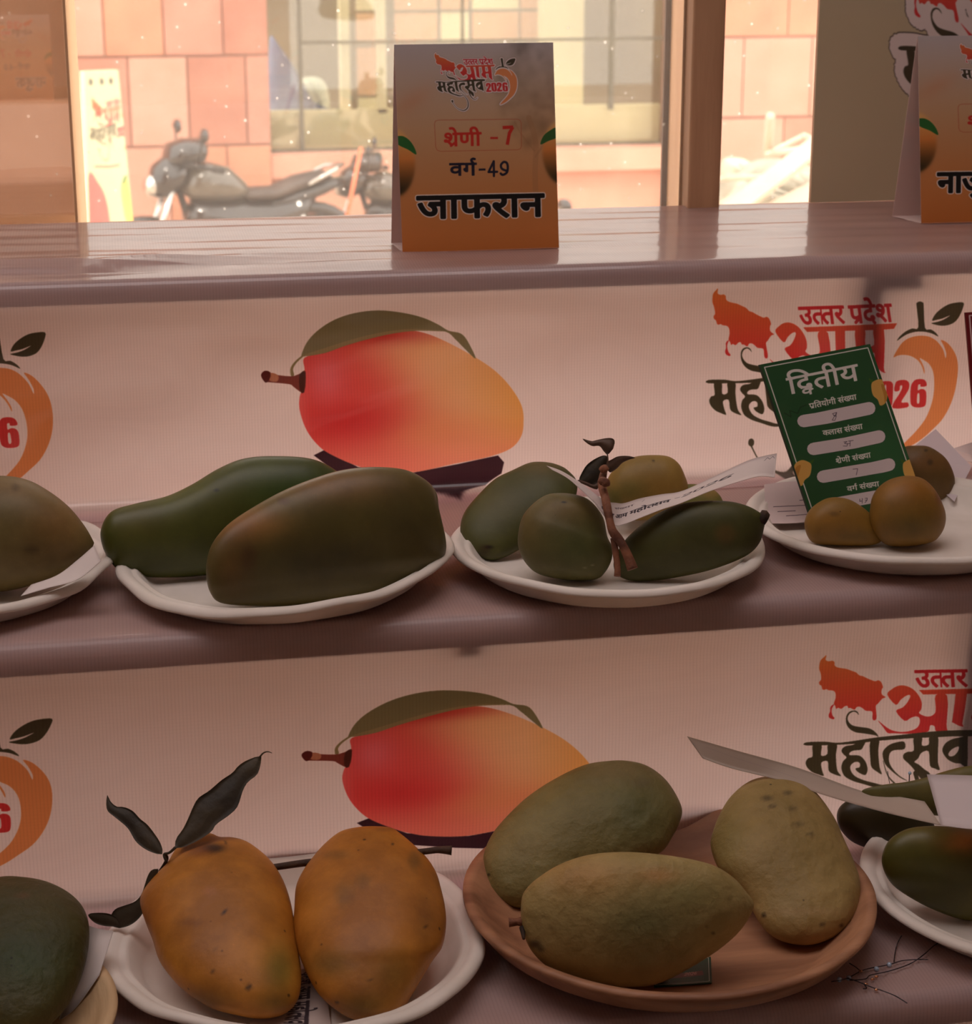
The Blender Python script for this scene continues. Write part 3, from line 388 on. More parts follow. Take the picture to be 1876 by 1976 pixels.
_lg('p', [U2([(525, 455), (1820, 390), (1775, 465), (1630, 478), (580, 518)])], 'grad2')
_lg('p', [U2([(965, 480), (1100, 475), (1095, 950), (1115, 1000), (1060, 985), (970, 930)])], 'grad2')
_lg('p', [U2([(1240, 480), (1375, 475), (1375, 690), (1495, 685), (1490, 470), (1635, 468), (1632, 1000), (1665, 1075), (1600, 1060), (1500, 950), (1497, 800), (1378, 805), (1380, 900), (1395, 1010), (1330, 985), (1230, 930), (1190, 850), (1205, 780), (1245, 745)])], 'grad2')
_lg('t', fit_text('उ/ततर', U2([(455, 172)])[0], U2([(1070, 150)])[0], 50), (206, 52, 62)); _lg('t', fit_text('प~देश', U2([(1145, 150)])[0], U2([(1735, 125)])[0], 50), (206, 52, 62))
_lg('p', [L4([(105, 305), (300, 298), (420, 310), (560, 300), (880, 260), (1100, 243), (1450, 205), (1700, 185), (1950, 178), (1940, 235), (1700, 250), (1540, 262), (1270, 275), (880, 297), (730, 312), (640, 322), (500, 328), (430, 330), (100, 338)])], OLV)
_lg('p', [L4([(172, 325), (165, 450), (120, 470), (90, 510), (100, 560), (150, 610), (215, 635), (275, 650), (262, 600), (255, 515), (325, 500), (330, 590), (370, 625), (460, 650), (425, 600), (415, 520), (418, 420), (430, 325), (335, 322), (325, 425), (255, 440), (265, 325)])], OLV)
_lg('p', [L4([(640, 320), (600, 335), (530, 345), (490, 370), (480, 400), (500, 430), (530, 462), (490, 500), (468, 560), (480, 620), (510, 660), (590, 700), (700, 730), (830, 765), (930, 765), (1010, 738), (1028, 712), (1000, 728), (900, 738), (800, 715), (700, 690), (610, 650), (570, 600), (565, 550), (600, 515), (640, 505), (670, 520), (665, 560), (620, 572), (640, 605), (700, 635), (730, 630), (750, 580), (735, 510), (690, 455), (640, 440), (565, 438), (570, 410), (620, 390), (690, 385), (720, 350), (740, 300)])], OLV)
_lg('p', [L4([(800, 290), (895, 280), (880, 400), (882, 560), (900, 630), (850, 605), (795, 560), (788, 480)])], OLV)
_lg('p', [L5([(825, 1045), (790, 1025), (650, 1000), (560, 985), (490, 945), (450, 880), (450, 800), (485, 750), (540, 735), (580, 750), (597, 788), (570, 760), (535, 748), (490, 770), (465, 815), (475, 860), (520, 905), (600, 925), (700, 940), (760, 965), (810, 1010)])], OLV)
_lg('p', [L4([(1170, 312), (1080, 318), (1000, 345), (940, 395), (925, 450), (945, 530), (1000, 590), (1060, 640), (1120, 680), (1180, 702), (1100, 655), (1040, 600), (1000, 540), (990, 480), (1010, 420), (1060, 395), (1170, 385)])], OLV)
_lg('s', C6([(640, 800), (680, 890), (750, 960), (800, 1030), (815, 1110), (800, 1180), (740, 1225), (660, 1215), (580, 1165), (525, 1090), (508, 1060)]), (OLV, [1, 2, 3, 5, 6, 6, 5, 3.5, 2.5, 3, 4.5]))
_lg('s', C6([(509, 1046), (509, 1050), (509, 1054)]), (OLV, [13, 13, 13]))
_lg('p', [L4([(1275, 265), (1270, 400), (1200, 415), (1155, 440), (1150, 480), (1190, 520), (1240, 570), (1290, 640), (1340, 700), (1400, 760), (1430, 720), (1425, 632), (1370, 590), (1310, 540), (1265, 515), (1310, 480), (1350, 425), (1430, 410), (1432, 550), (1480, 580), (1535, 595), (1520, 520), (1530, 400), (1535, 255), (1445, 260), (1435, 340), (1360, 350), (1365, 262)])], OLV)
_lg('s', C6([(830, 880), (860, 950), (910, 1005), (960, 1012), (995, 980)]), (OLV, [9, 7, 4, 2.5, 1]))
_lg('p', [L4([(1845, 235), (1760, 262), (1690, 280), (1620, 320), (1580, 380), (1585, 430), (1630, 490), (1700, 525), (1760, 530), (1790, 550), (1835, 555), (1850, 240)])], OLV, 0, [L4([(1640, 430), (1680, 385), (1750, 355), (1745, 400), (1700, 450), (1650, 458)])])
_six = [(600, 1110), (640, 1082), (720, 1080), (765, 1110), (775, 1170), (700, 1178), (695, 1150), (675, 1148), (665, 1165), (665, 1225), (700, 1210), (745, 1215), (775, 1260), (770, 1390), (735, 1435), (640, 1442), (590, 1420), (570, 1370), (570, 1180)]
_two = [(355, 1225), (365, 1120), (410, 1088), (500, 1088), (545, 1130), (545, 1200), (510, 1270), (450, 1375), (535, 1380), (530, 1440), (345, 1450), (350, 1380), (420, 1270), (455, 1190), (450, 1155), (425, 1165), (420, 1222)]
_zer = [(150, 1120), (190, 1098), (280, 1096), (320, 1118), (335, 1170), (335, 1370), (310, 1430), (260, 1455), (190, 1452), (145, 1420), (132, 1370), (132, 1170)]
_lg('p', [U3(_six)], RED, 0, [U3([(660, 1275), (685, 1270), (685, 1380), (655, 1385)])]); _lg('p', [U3(_two)], RED)
_lg('p', [U3(_zer)], RED, 0, [U3([(222, 1165), (245, 1165), (245, 1385), (222, 1385)])]); _lg('p', [U3([(x-430, y+28) for x, y in _two])], RED)
_lg('p', [U3([(320, 785), (360, 700), (430, 600), (520, 540), (640, 512), (760, 520), (850, 565), (910, 625), (960, 700), (990, 790), (1000, 800), (1000, 740), (960, 640), (920, 565), (1000, 600), (1080, 690), (1140, 800), (1168, 930), (1165, 1100), (1130, 1280), (1060, 1450), (960, 1600), (830, 1720), (700, 1830), (560, 1920), (400, 1990), (480, 1880), (620, 1740), (750, 1590), (830, 1430), (870, 1280), (875, 1120), (850, 980), (790, 880), (720, 830), (660, 800), (700, 870), (735, 950), (737, 1010), (700, 915), (640, 830), (540, 770), (440, 755), (370, 765)])], MGO, 3)
_lg('p', [U3([(620, 130), (625, 100), (660, 82), (700, 95), (710, 130), (718, 410), (790, 430), (850, 470), (885, 520), (800, 480), (700, 460), (600, 462), (500, 490), (430, 530), (365, 575), (400, 520), (480, 455), (560, 420), (635, 405)])], OLV)
_lg('p', [U3([(808, 318), (850, 240), (920, 175), (1010, 120), (1100, 95), (1205, 92), (1190, 170), (1140, 270), (1080, 340), (1000, 375), (920, 382), (850, 370), (798, 352), (870, 335), (950, 305), (1035, 250), (940, 290), (860, 310)])], OLV)
def draw_logo(cv, f, grow=0.0, grow_col=None):
    """f: logo units -> drawing units of the canvas. With grow, first the sticker outline of that width."""
    old = cv.fn; cv.fn = lambda p: old(f(p))
    y0, y1 = cv.fn([(1600, 1270)])[0][1], cv.fn([(1600, 1400)])[0][1]
    def grad(xx, yy):
        t = np.clip((yy-y0)/(y1-y0), 0, 1)[..., None]; return np.array(ORA)*(1-t)+np.array(RED)*t
    def shapes():
        for kind, loops, col, sm, holes in LOGO:
            if kind == 's': yield kind, stroke_loops(catmull(loops, 4, False), [v*1.0 for v in col[1]]), col[0], holes
            elif kind == 't': yield kind, loops, col, None
            else: yield kind, [catmull(l, sm or 3) if len(l) > 6 else l for l in loops], col, holes
    if grow:
        for kind, loops, col, holes in shapes():
            ex = []
            for l in loops:
                if kind == 's' and len(l) < 12: continue
                ex += stroke_loops(np.vstack([l, l[:1]]), grow, True, 8)
            ex2 = [l if sarea(l) > 0 else l[::-1] for l in loops]
            cv.lay(cv.mask(ex+ex2), grow_col)
    else:
        for kind, loops, col, holes in shapes():
            if kind == 't': cv.text(loops, col, bold=2.6)
            else: cv.poly(loops, grad if isinstance(col, str) else col, holes=holes)
    cv.fn = old

# ---- the big printed mango, traced in the frame of the upper riser
def M3(p): return np.asarray(p, float)/3.0258+[480, 560]
MG_BODY = M3([(330, 470), (330, 400), (450, 370), (600, 310), (760, 260), (900, 240), (1020, 252), (1160, 305), (1330, 395), (1450, 480), (1540, 580), (1595, 680), (1605, 780), (1590, 860), (1530, 930), (1400, 980), (1200, 1020), (960, 1068), (760, 1060), (640, 1030), (520, 980), (420, 920), (340, 820), (298, 700), (300, 620), (325, 560)])
MG_LEAF = M3([(310, 390), (340, 310), (400, 240), (500, 175), (620, 135), (760, 120), (900, 135), (1020, 165), (1110, 205), (1170, 240), (1240, 255), (1280, 300), (1325, 398), (1260, 340), (1210, 290), (1150, 245), (1000, 240), (860, 255), (700, 290), (560, 330), (450, 370), (330, 392)])
MG_RIM = M3([(330, 392), (450, 372), (560, 332), (700, 292), (860, 257), (1000, 242), (1150, 245), (1000, 232), (860, 240), (700, 268), (560, 306), (440, 345), (350, 375)])
MG_STEM = M3([(75, 505), (95, 480), (125, 485), (150, 500), (250, 510), (300, 495), (335, 480), (325, 600), (265, 570), (240, 555), (120, 545), (95, 542)])
MG_BASE = M3([(380, 965), (440, 935), (640, 1035), (960, 1070), (1230, 1020), (1460, 970), (1495, 1010), (1480, 1075), (1380, 1135), (1200, 1165), (1080, 1165), (900, 1150), (600, 1110), (480, 1040)])
def draw_big_mango(cv, f):
    """f: upper-riser picture units -> drawing units."""
    old = cv.fn; cv.fn = lambda p: old(f(p))
    P = cv.fn(M3([(298, 700), (1605, 700), (900, 240), (900, 1068)])); x0, x1, y0, y1 = P[0][0], P[1][0], P[2][1], P[3][1]
    def body(xx, yy):
        u = (xx-x0)/(x1-x0); v = (yy-y0)/(y1-y0)
        c = np.zeros(xx.shape+(3,))+np.array([232, 78, 78.])
        def mixc(c, col, k): k = np.clip(k, 0, 1)[..., None]; return c*(1-k)+np.array(col, float)*k
        s = 1/(1+np.exp(-(u-.47-.42*(v-.42)*np.clip(1.25-v, .2, 1))*13)); c = mixc(c, (248, 188, 138), s)
        c = mixc(c, (246, 174, 94), np.clip((u-.72)*3.2, 0, .85))
        c = mixc(c, (240, 150, 104), np.exp(-((u-.62)/.25)**2-((v-.74)/.16)**2)*.8)
        c = mixc(c, (245, 132, 150), np.exp(-((u-.12)/.08)**2-((v-.3)/.16)**2)*.55)
        c = mixc(c, (248, 140, 120), np.exp(-((v-1.0)/.22)**2)*.75)
        c = mixc(c, (190, 36, 42), np.exp(-((u-.35)/.3)**2-((v-.02)/.07)**2)*.75)
        c = mixc(c, (214, 48, 54), np.exp(-((u-.22)/.2)**2-((v-.62)/.12)**2)*.6)
        c = mixc(c, (240, 110, 110), np.clip(.05-u, 0, .05)*12)
        return c
    cv.poly([MG_BASE], (62, 34, 44), smooth=0); cv.poly([MG_BODY], body, smooth=5)
    cv.poly([MG_LEAF], lambda xx, yy: np.array([116, 108, 80.])+(np.clip((yy-y0)/(y1-y0)*4+.9, 0, 1)[..., None])*np.array([14, 12, 8.]), smooth=4)
    cv.poly([MG_RIM], (150, 132, 96), smooth=3)
    cv.stroke(M3([(325, 385), (280, 425), (255, 465), (258, 500)]), [3, 4, 5, 7], (140, 124, 88), smooth=4)
    cv.poly([MG_STEM], (128, 60, 52), smooth=3)
    cv.poly([M3([(130, 492), (175, 505), (170, 540), (125, 535)])], (188, 122, 96), smooth=3)
    cv.poly([M3([(95, 480), (125, 485), (130, 515), (110, 545), (95, 542), (75, 505)])], (92, 34, 34), smooth=3); cv.poly([M3([(300, 500), (335, 485), (325, 600), (300, 585)])], (80, 40, 34), smooth=2)
    cv.fn = old

# ---- the two printed risers: metres along X and Z -> canvas pixels
PPM = 2300.0
def riser_canvas(X0, X1, Zb, Zt, Y):
    cv = Canvas(int((X1-X0)*PPM), int((Zt-Zb)*PPM), (248, 229, 231))
    cv.fn = lambda p: np.c_[(np.asarray(p)[:, 0]-X0)*PPM, (Zt-np.asarray(p)[:, 1])*PPM]
    return cv
def pxY(Y):
    def g(p): return np.array([[*onY(x, y, Y)[[0, 2]]] for x, y in np.asarray(p, float)])
    return g
_LY, _UY = pxY(Y2), pxY(Y3)
# logo units are picture units of the lower riser; the same logo on the upper one by five common points
logo_low = _LY
logo_up = lambda p: affine_fit(_LY(L_PTS+[tuple(_tipL)]), _UY(U_PTS+[(1859, 584)]))(_LY(p))
def shift(f, dx, dz=0.0): return lambda p: f(p)+[dx, dz]
_tl = _UY([(86.6, 642.7)])[0]; _tr = _UY([(1859, 584)])[0]; PERIOD_U = _tl-_tr
_bl = _LY([(100, 1391.4)])[0]; _br = _LY([tuple(_tipL)])[0]; PERIOD_L = _bl-_br
XR0, XR1 = -.55, 1.45
cv3 = riser_canvas(XR0, XR1, Z2, Z3, Y3); cv2 = riser_canvas(XR0, XR1, Z1, Z2, Y2)
draw_logo(cv3, logo_up); draw_logo(cv3, shift(logo_up, *PERIOD_U)); draw_big_mango(cv3, _UY); draw_big_mango(cv3, shift(_UY, *(-PERIOD_U)))
_mg_low = affine_fit(_UY([(503, 726), (918, 690), (609, 880), (1012, 800)]), _LY([(576, 1455), (1055, 1411), (697, 1593), (1146, 1500)]))
draw_big_mango(cv2, lambda p: _mg_low(_UY(p))); draw_big_mango(cv2, lambda p: _mg_low(_UY(p))-PERIOD_L)
draw_logo(cv2, logo_low); draw_logo(cv2, shift(logo_low, *PERIOD_L))

# ---- the variety cards (A-shaped tents)
CARD_PX = [(757, 86), (1068, 82), (1079, 479), (777, 489)]
CW, CH = 560, 740
def card_canvas(word, head='श~ेणी', num='7', row='49'):
    cv = Canvas(CW, CH); h = homography(CARD_PX, [(0, 0), (CW, 0), (CW, CH), (0, CH)])
    yy, xx = np.mgrid[0:CH, 0:CW]; v = yy/CH; u = xx/CW
    stops = [(0, (200, 190, 190)), (.2, (204, 178, 156)), (.42, (208, 164, 122)), (.7, (208, 140, 84)), (1, (206, 122, 58))]
    for k in range(3): cv.a[..., k] = np.interp(v, [s[0] for s in stops], [s[1][k] for s in stops])/255
    rs = np.random.RandomState(3)
    for _ in range(260):                               # the faint tree on the right
        a = rs.rand()*6.28; r = rs.rand()**.5*.26; tx, ty = .83+math.cos(a)*r*.8, .22+math.sin(a)*r*1.05; s = .014+rs.rand()*.03
        g = np.exp(-((u-tx)**2+((v-ty)*CH/CW)**2)/s**2)*.05; cv.a *= (1-g[..., None]*np.array([.6, .62, .7]))
    for pts, wd in (([(.86, .8), (.86, .62), (.87, .48), (.83, .36)], .035), ([(.865, .55), (.95, .46), (1, .42)], .015), ([(.86, .52), (.78, .44), (.74, .38)], .012)):
        cvm = Canvas(CW, CH); mk = cvm.mask(stroke_loops(catmull([(a*CW, b*CH) for a, b in pts], 5, False), wd*CW)); cv.lay(mk, (170, 120, 80), .28)
    g = np.exp(-((u-.1)/.12)**2-((v-.26-.35*(.12-u))/.05)**2)*.35; cv.a = cv.a*(1-g[..., None])+g[..., None]*np.array([.82, .55, .4])
    T = lambda p: np.asarray(p, float)/5.518+[750, 220]      # picture units of the lettering
    cv.fn = lambda p: h(p)
    card_logo = affine_fit(C6([(190, 150), (205, 700), (1720, 245), (1350, 1150)]), np.array([(190, 150), (205, 700), (1720, 245), (1350, 1150)])/9.87+[820, 90])
    draw_logo(cv, card_logo, 15.0, (150, 120, 110)); draw_logo(cv, card_logo, 12.0, (236, 222, 218)); draw_logo(cv, card_logo)
    bx = T([(480, 110), (490, 82), (520, 72), (1370, 62), (1400, 75), (1410, 105), (1414, 350), (1402, 378), (1372, 388), (545, 405), (510, 392), (495, 360)])
    cv.stroke(np.vstack([bx, bx[:1]]), .9, (190, 90, 60)); RD = (206, 52, 40)
    cv.text(fit_text(head, T([(575, 212)])[0], T([(978, 202)])[0], 40), RD, bold=2.0)
    cv.stroke(T([(1080, 263), (1162, 263)]), 4, RD, cap=False)
    cv.stroke(T([(1212, 152), (1325, 146)]), 6.3, RD, cap=False); cv.stroke(T([(1322, 146), (1285, 210), (1262, 335)]), 6.3, RD, cap=False)
    BK = (30, 28, 48)
    cv.text(fit_text('वग^', T([(645, 533)])[0], T([(928, 528)])[0], 37), BK, bold=2.0); cv.stroke(T([(957, 600), (1030, 598)]), 4, BK, cap=False)
    cv.stroke(T([(1120, 668), (1118, 510), (1062, 625), (1155, 622)]), 4.2, BK); cv.stroke(T([(1250, 610), (1205, 590), (1195, 550), (1225, 518), (1258, 530), (1268, 575), (1258, 630), (1215, 655), (1192, 640)]), 4.4, BK, smooth=3)
    L = fit_text(word, T([(300, 886)])[0], T([(1645 if word[0] == 'ज' else 1010, 858 if word[0] == 'ज' else 872)])[0], 66)
    cv.text(L, (240, 225, 215), bold=8.6); cv.text(L, (16, 14, 14), bold=4.6)
    # mangoes cut by both edges
    def soft(cx, cy, rx, ry, c0, c1, c2, sx):
        m = ((u-cx)/rx)**2+((v-cy)/ry)**2; k = 1/(1+np.exp(np.clip((m-1)*14, -30, 30))); t = np.clip((v-cy+ry)/(2*ry), 0, 1)[..., None]
        c = np.where(t < .45, np.array(c0)*(1-t/.45)+np.array(c1)*(t/.45), np.array(c1)*(1-(t-.45)/.55)+np.array(c2)*((t-.45)/.55))/255.
        cv.a[:] = cv.a*(1-k[..., None])+c*k[..., None]
    soft(-.03, .56, .13, .16, (236, 190, 120), (224, 140, 70), (26, 26, 12), 1); soft(1.03, .53, .12, .15, (236, 190, 120), (224, 140, 70), (34, 34, 16), -1)
    cv.fn = lambda p: np.asarray(p, float)*[CW, CH]
    cv.poly([[(-.01, .44), (.03, .435), (.07, .455), (.1, .49), (.11, .525), (.06, .5), (.0, .475)]], (46, 110, 50), smooth=4); cv.poly([[(1.01, .41), (.96, .425), (.92, .45), (.9, .49), (.95, .475), (1.01, .455)]], (56, 104, 50), smooth=4)
    return cv

# ---- the green award card
G_PX = [(1466.7, 703.6), (1679.3, 663.6), (1789.8, 987.3), (1574.8, 1026.7)]
GW, GH = 520, 830
def award_canvas(bgc=(42, 92, 54), full=True):
    cv = Canvas(GW, GH, bgc); h = homography(G_PX, [(0, 0), (GW, 0), (GW, GH), (0, GH)])
    T = lambda p: np.asarray(p, float)/4.117+[1440, 640]
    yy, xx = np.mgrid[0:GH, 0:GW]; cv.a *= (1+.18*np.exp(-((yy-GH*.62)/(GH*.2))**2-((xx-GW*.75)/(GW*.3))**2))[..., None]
    W8 = (244, 238, 232); m = 16
    cv.stroke(np.array([(m, m), (GW-m, m), (GW-m, GH-m), (m, GH-m), (m, m)], float), 5, W8)
    cv.fn = h
    if not full: return cv
    cv.text(fit_text('िDतीय', T([(308, 366)])[0], T([(872, 256)])[0], 48), W8, bold=1.7)
    rows = [('प~तियोगी सं/खया', (485, 562), (862, 492)), ('क्लास सं/खया'.replace('क्', '/क'), (592, 775), (908, 722)), ('श~ेणी सं/खया', (695, 1000), (970, 947)), ('वग^ सं/खया', (788, 1226), (1040, 1180))]
    for s_, a, b in rows:
        s_ = s_.replace('ति', 'ित'); cv.text(fit_text(s_, T([a])[0], T([b])[0], 15), W8, bold=.8)
    d = np.array([.9827, -.185]); c0 = np.array([709., 651.])
    for k in range(4):
        c = c0+np.array([78.5, 222.5])*k; a, b = c-d*266, c+d*266
        cv.stroke(T([a, b]), 107/4.117, (20, 60, 36)); cv.stroke(T([a, b]), 101/4.117, (236, 222, 224))
    IN = (58, 40, 60)
    cv.stroke(T([(705, 630), (672, 640), (690, 660), (700, 655), (705, 632), (668, 690), (690, 692), (702, 660), (680, 655)]), .9, IN)
    cv.stroke(T([(760, 862), (785, 858), (765, 873), (790, 880), (785, 895), (755, 895)]), .9, IN); cv.stroke(T([(785, 875), (810, 872)]), .9, IN); cv.stroke(T([(795, 855), (835, 850)]), .9, IN); cv.stroke(T([(810, 853), (808, 895)]), .9, IN)
    cv.stroke(T([(835, 1082), (872, 1078), (862, 1130)]), .9, IN)
    cv.stroke(T([(893, 1325), (893, 1345), (912, 1340)]), 1, IN); cv.stroke(T([(912, 1320), (912, 1360)]), 1, IN); cv.stroke(T([(935, 1320), (952, 1318), (950, 1335), (935, 1335), (950, 1335), (935, 1355)]), 1, IN)
    for (cx, cy, fl) in ((1050, 475, 1), (452, 1115, -1), (1300, 1110, 1)):
        P = lambda q: T([(cx+x*fl, cy+y) for x, y in q])
        b = [(-60, -60), (-30, -90), (20, -100), (70, -60), (70, 40), (50, 90), (10, 105), (-10, 60), (-50, 20)]
        cv.poly([P([(-60, -70), (-80, -110), (-40, -90), (10, -105), (30, -90), (-20, -75)])], (70, 110, 40), smooth=3)
        cv.poly([P(b)], (236, 184, 96), smooth=4); cv.poly([P([(20, -60), (60, -40), (66, 40), (50, 85), (40, 20)])], (200, 132, 50), .7, smooth=4)
    cv.stroke(T([(300, 640), (350, 670), (340, 620), (400, 640), (420, 590), (465, 570)]), 2.2, (22, 46, 26), .5)
    return cv
def slip_canvas(lines, w=700, h=260, bg=(232, 216, 210)):
    cv = Canvas(w, h, bg)
    for kind, a in lines:
        if kind == 't':
            word, p0, p1, em, bold, col = a; cv.text(fit_text(word, p0, p1, em, .12), col, bold=bold)
        else: cv.stroke(a[0], a[1], a[2], a[3] if len(a) > 3 else 1)
    return cv
def digits(cv, s, x, y, hgt, wd, col):
    """block figures drawn with strokes: x, y top left of the first one"""
    G = {'2': [(0, .2), (.1, 0), (.8, 0), (.95, .25), (.85, .45), (0, 1), (1, 1)], '0': [(.5, 0), (.05, .2), (.05, .8), (.5, 1), (.95, .8), (.95, .2), (.5, 0)], '6': [(.95, .1), (.5, 0), (.08, .25), (.05, .8), (.5, 1), (.95, .8), (.85, .5), (.5, .42), (.1, .6)], '-': [(.2, .5), (.8, .5)]}
    for ch in s:
        if ch in G: cv.stroke([(x+px*hgt*.55+(1-py)*hgt*.2, y+py*hgt) for px, py in G[ch]], wd, col)
        x += hgt*.78
# ------------------------------------------------------------------ materials in use
M = {}
M['flex_plain'] = None
M['ply'] = noise_mat('plywood', (150, 116, 82), (176, 140, 100), 6, .7, stretch=(1, 8, 1))
M['post'] = noise_mat('support_metal', (120, 116, 112), (140, 134, 128), 10, .5)
M['wood_frame'] = noise_mat('window_frame_wood', (176, 134, 100), (200, 158, 122), 5, .55, .2, 40, stretch=(6, 6, .6))
M['alu'] = noise_mat('frame_channel', (222, 200, 176), (236, 216, 192), 5, .4)
M['plaster'] = noise_mat('painted_plaster', (200, 184, 174), (210, 194, 184), 3, .8, .15, 30)
M['floor'] = noise_mat('floor_tiles', (92, 80, 74), (108, 94, 86), 3, .5)
M['foam'] = noise_mat('plate_white', (232, 222, 210), (240, 230, 220), 30, .5, .1, 60, spec=.35)
M['palm'] = noise_mat('palm_leaf_plate', (142, 96, 68), (188, 136, 100), 9, .55, .5, 30, stretch=(.5, 4, 4), detail=6)
M['palm_light'] = noise_mat('pale_palm_leaf_plate', (196, 160, 118), (222, 190, 148), 9, .6, .4, 30, stretch=(5, .6, 4), detail=6)
M['paper'] = noise_mat('paper', (232, 218, 212), (238, 226, 220), 10, .7)
M['twig'] = noise_mat('twig_bark', (92, 52, 34), (146, 92, 62), 60, .75, 1.0, 160)
M['twig_dark'] = noise_mat('dark_twig_bark', (52, 34, 24), (84, 58, 40), 60, .75, 1.0, 160)
M['leaf'] = noise_mat('dry_dark_leaf', (46, 38, 26), (72, 60, 38), 30, .6, .6, 90)
M['leaf_brown'] = noise_mat('brown_leaf', (72, 52, 40), (98, 72, 54), 40, .6, .5, 90)
M['scar'] = noise_mat('stem_scar', (40, 26, 16), (70, 48, 30), 90, .8, .5, 200)

# ------------------------------------------------------------------ room shell
def struct(name, x0, x1, y0, y1, z0, z1, m, parent=None):
    o = box(name, x0, x1, y0, y1, z0, z1, m, parent); tag(o, kind='structure' if parent is None else None); return o
RX0, RX1, RY0 = -2.4, 3.4, -2.6
struct('floor', RX0, RX1, RY0, 2.3, -.1, 0, M['floor'])
struct('ceiling', RX0, RX1, RY0, 2.3, 2.95, 3.05, M['plaster'])
struct('wall_left', RX0-.1, RX0, RY0, 2.3, 0, 2.95, M['plaster']); struct('wall_right', RX1, RX1+.1, RY0, 2.3, 0, 2.95, M['plaster'])
struct('wall_back', RX0, RX1, RY0-.1, RY0, 0, 2.95, M['plaster'])
v = join_vf([box_vf(RX0, RX1, 2.12, 2.3, 0, .25), box_vf(RX0, RX1, 2.12, 2.3, 2.45, 2.95), box_vf(RX0, -1.5, 2.12, 2.3, .25, 2.45), box_vf(2.6, RX1, 2.12, 2.3, .25, 2.45)])
o = put('wall_front', *v, M['plaster'], None, False); tag(o, kind='structure')
# window: one fixed frame, glazed with panes that sit side by side
win = empty('window_1', (.5, 2.13, .25), None, None); tag(win, kind='structure')
box('window_post', .603, .638, 2.062, 2.14, .25, 2.45, M['wood_frame'], win, .002)
M['gasket'] = noise_mat('dark_gasket', (84, 58, 40), (100, 72, 52), 20, .7); box('window_bead', .5945, .6003, 2.137, 2.142, .25, 2.40, M['gasket'], win)
M['seal'] = print_mat('daylit_glass_edge', img_from('seal_art', Canvas(8, 8, (240, 226, 206)).a), .5, translucent=.85)  # pale translucent stand-in for daylight refracted in the glass edge
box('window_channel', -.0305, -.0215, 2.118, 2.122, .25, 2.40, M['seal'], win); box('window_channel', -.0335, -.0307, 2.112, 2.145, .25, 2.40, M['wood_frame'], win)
box('window_stop', .6005, .6028, 2.0895, 2.14, .25, 2.40, M['wood_frame'], win)
box('window_sill', -1.5, 2.6, 2.095, 2.29, .2, .25, M['alu'], win)
box('window_head', -1.5, 2.6, 2.10, 2.16, 2.40, 2.45, M['wood_frame'], win)
gl = glass_mat('window_glass', (.97, .95, .92), .02, dust=.05); gl2 = glass_mat('tinted_window_glass', (.70, .58, .50), .24, dust=.04)
box('window_pane', -.021, .6025, 2.086, 2.089, .25, 2.40, gl, win); box('window_pane', .638, 2.6, 2.150, 2.153, .25, 2.40, gl, win)
o = box('window_pane', -1.5, -.0337, 2.118, 2.122, .25, 2.40, gl2, win); o['label'] = 'brown tinted window pane at the left with a hazy reflection'

# ------------------------------------------------------------------ stepped stand under the cloths
stand = empty('display_stand', (.45, 1.6, 0), 'plywood stepped display stand hidden under the printed cloths', 'stand')
SX0, SX1 = -1.3, 2.2
box('step_board', SX0, SX1, Y3+.009, 2.085, Z3-.021, Z3-.003, M['ply'], stand)
box('step_board', SX0, SX1, Y2+.009, Y3-.02, Z2-.024, Z2-.003, M['ply'], stand)
box('step_board', SX0, SX1, Y1+.009, Y2-.02, Z1-.024, Z1-.003, M['ply'], stand)
for Yf, Zt, th_ in ((Y3, Z3, .021), (Y2, Z2, .024), (Y1, Z1, .024)): box('edge_strip', SX0, SX1, Yf+.0022, Yf+.009, Zt-th_, Zt-.0135, M['ply'], stand)
a, b = onY(1657, 560, Y3)[0], onY(1713, 560, Y3)[0]
for i, (x, y, z) in enumerate([((a+b)/2, Y3+.0095, Z3-.022), (-.95, Y3+.03, Z3-.022), (-.95, Y2+.03, Z2-.025), (onY(1862, 1300, Y2)[0]+.012, Y2+.0095, Z2-.025), (-.95, Y1+.04, Z1-.025), (1.7, Y1+.04, Z1-.025), (1.9, Y3+.03, Z3-.022)]):
    box('support_post', x-.0125, x+.0125, y, y+.025, 0, z, M['post'], stand)
box('bracket', (a+b)/2+.0126, onY(1785, 540, Y3)[0], Y3+.0095, Y3+.045, Z3-.036, Z3-.0215, M['post'], stand)
box('bracket', onY(885, 1255, Y2)[0], onY(932, 1255, Y2)[0], Y2+.0095, Y2+.045, Z2-.034, Z2-.0245, M['post'], stand)

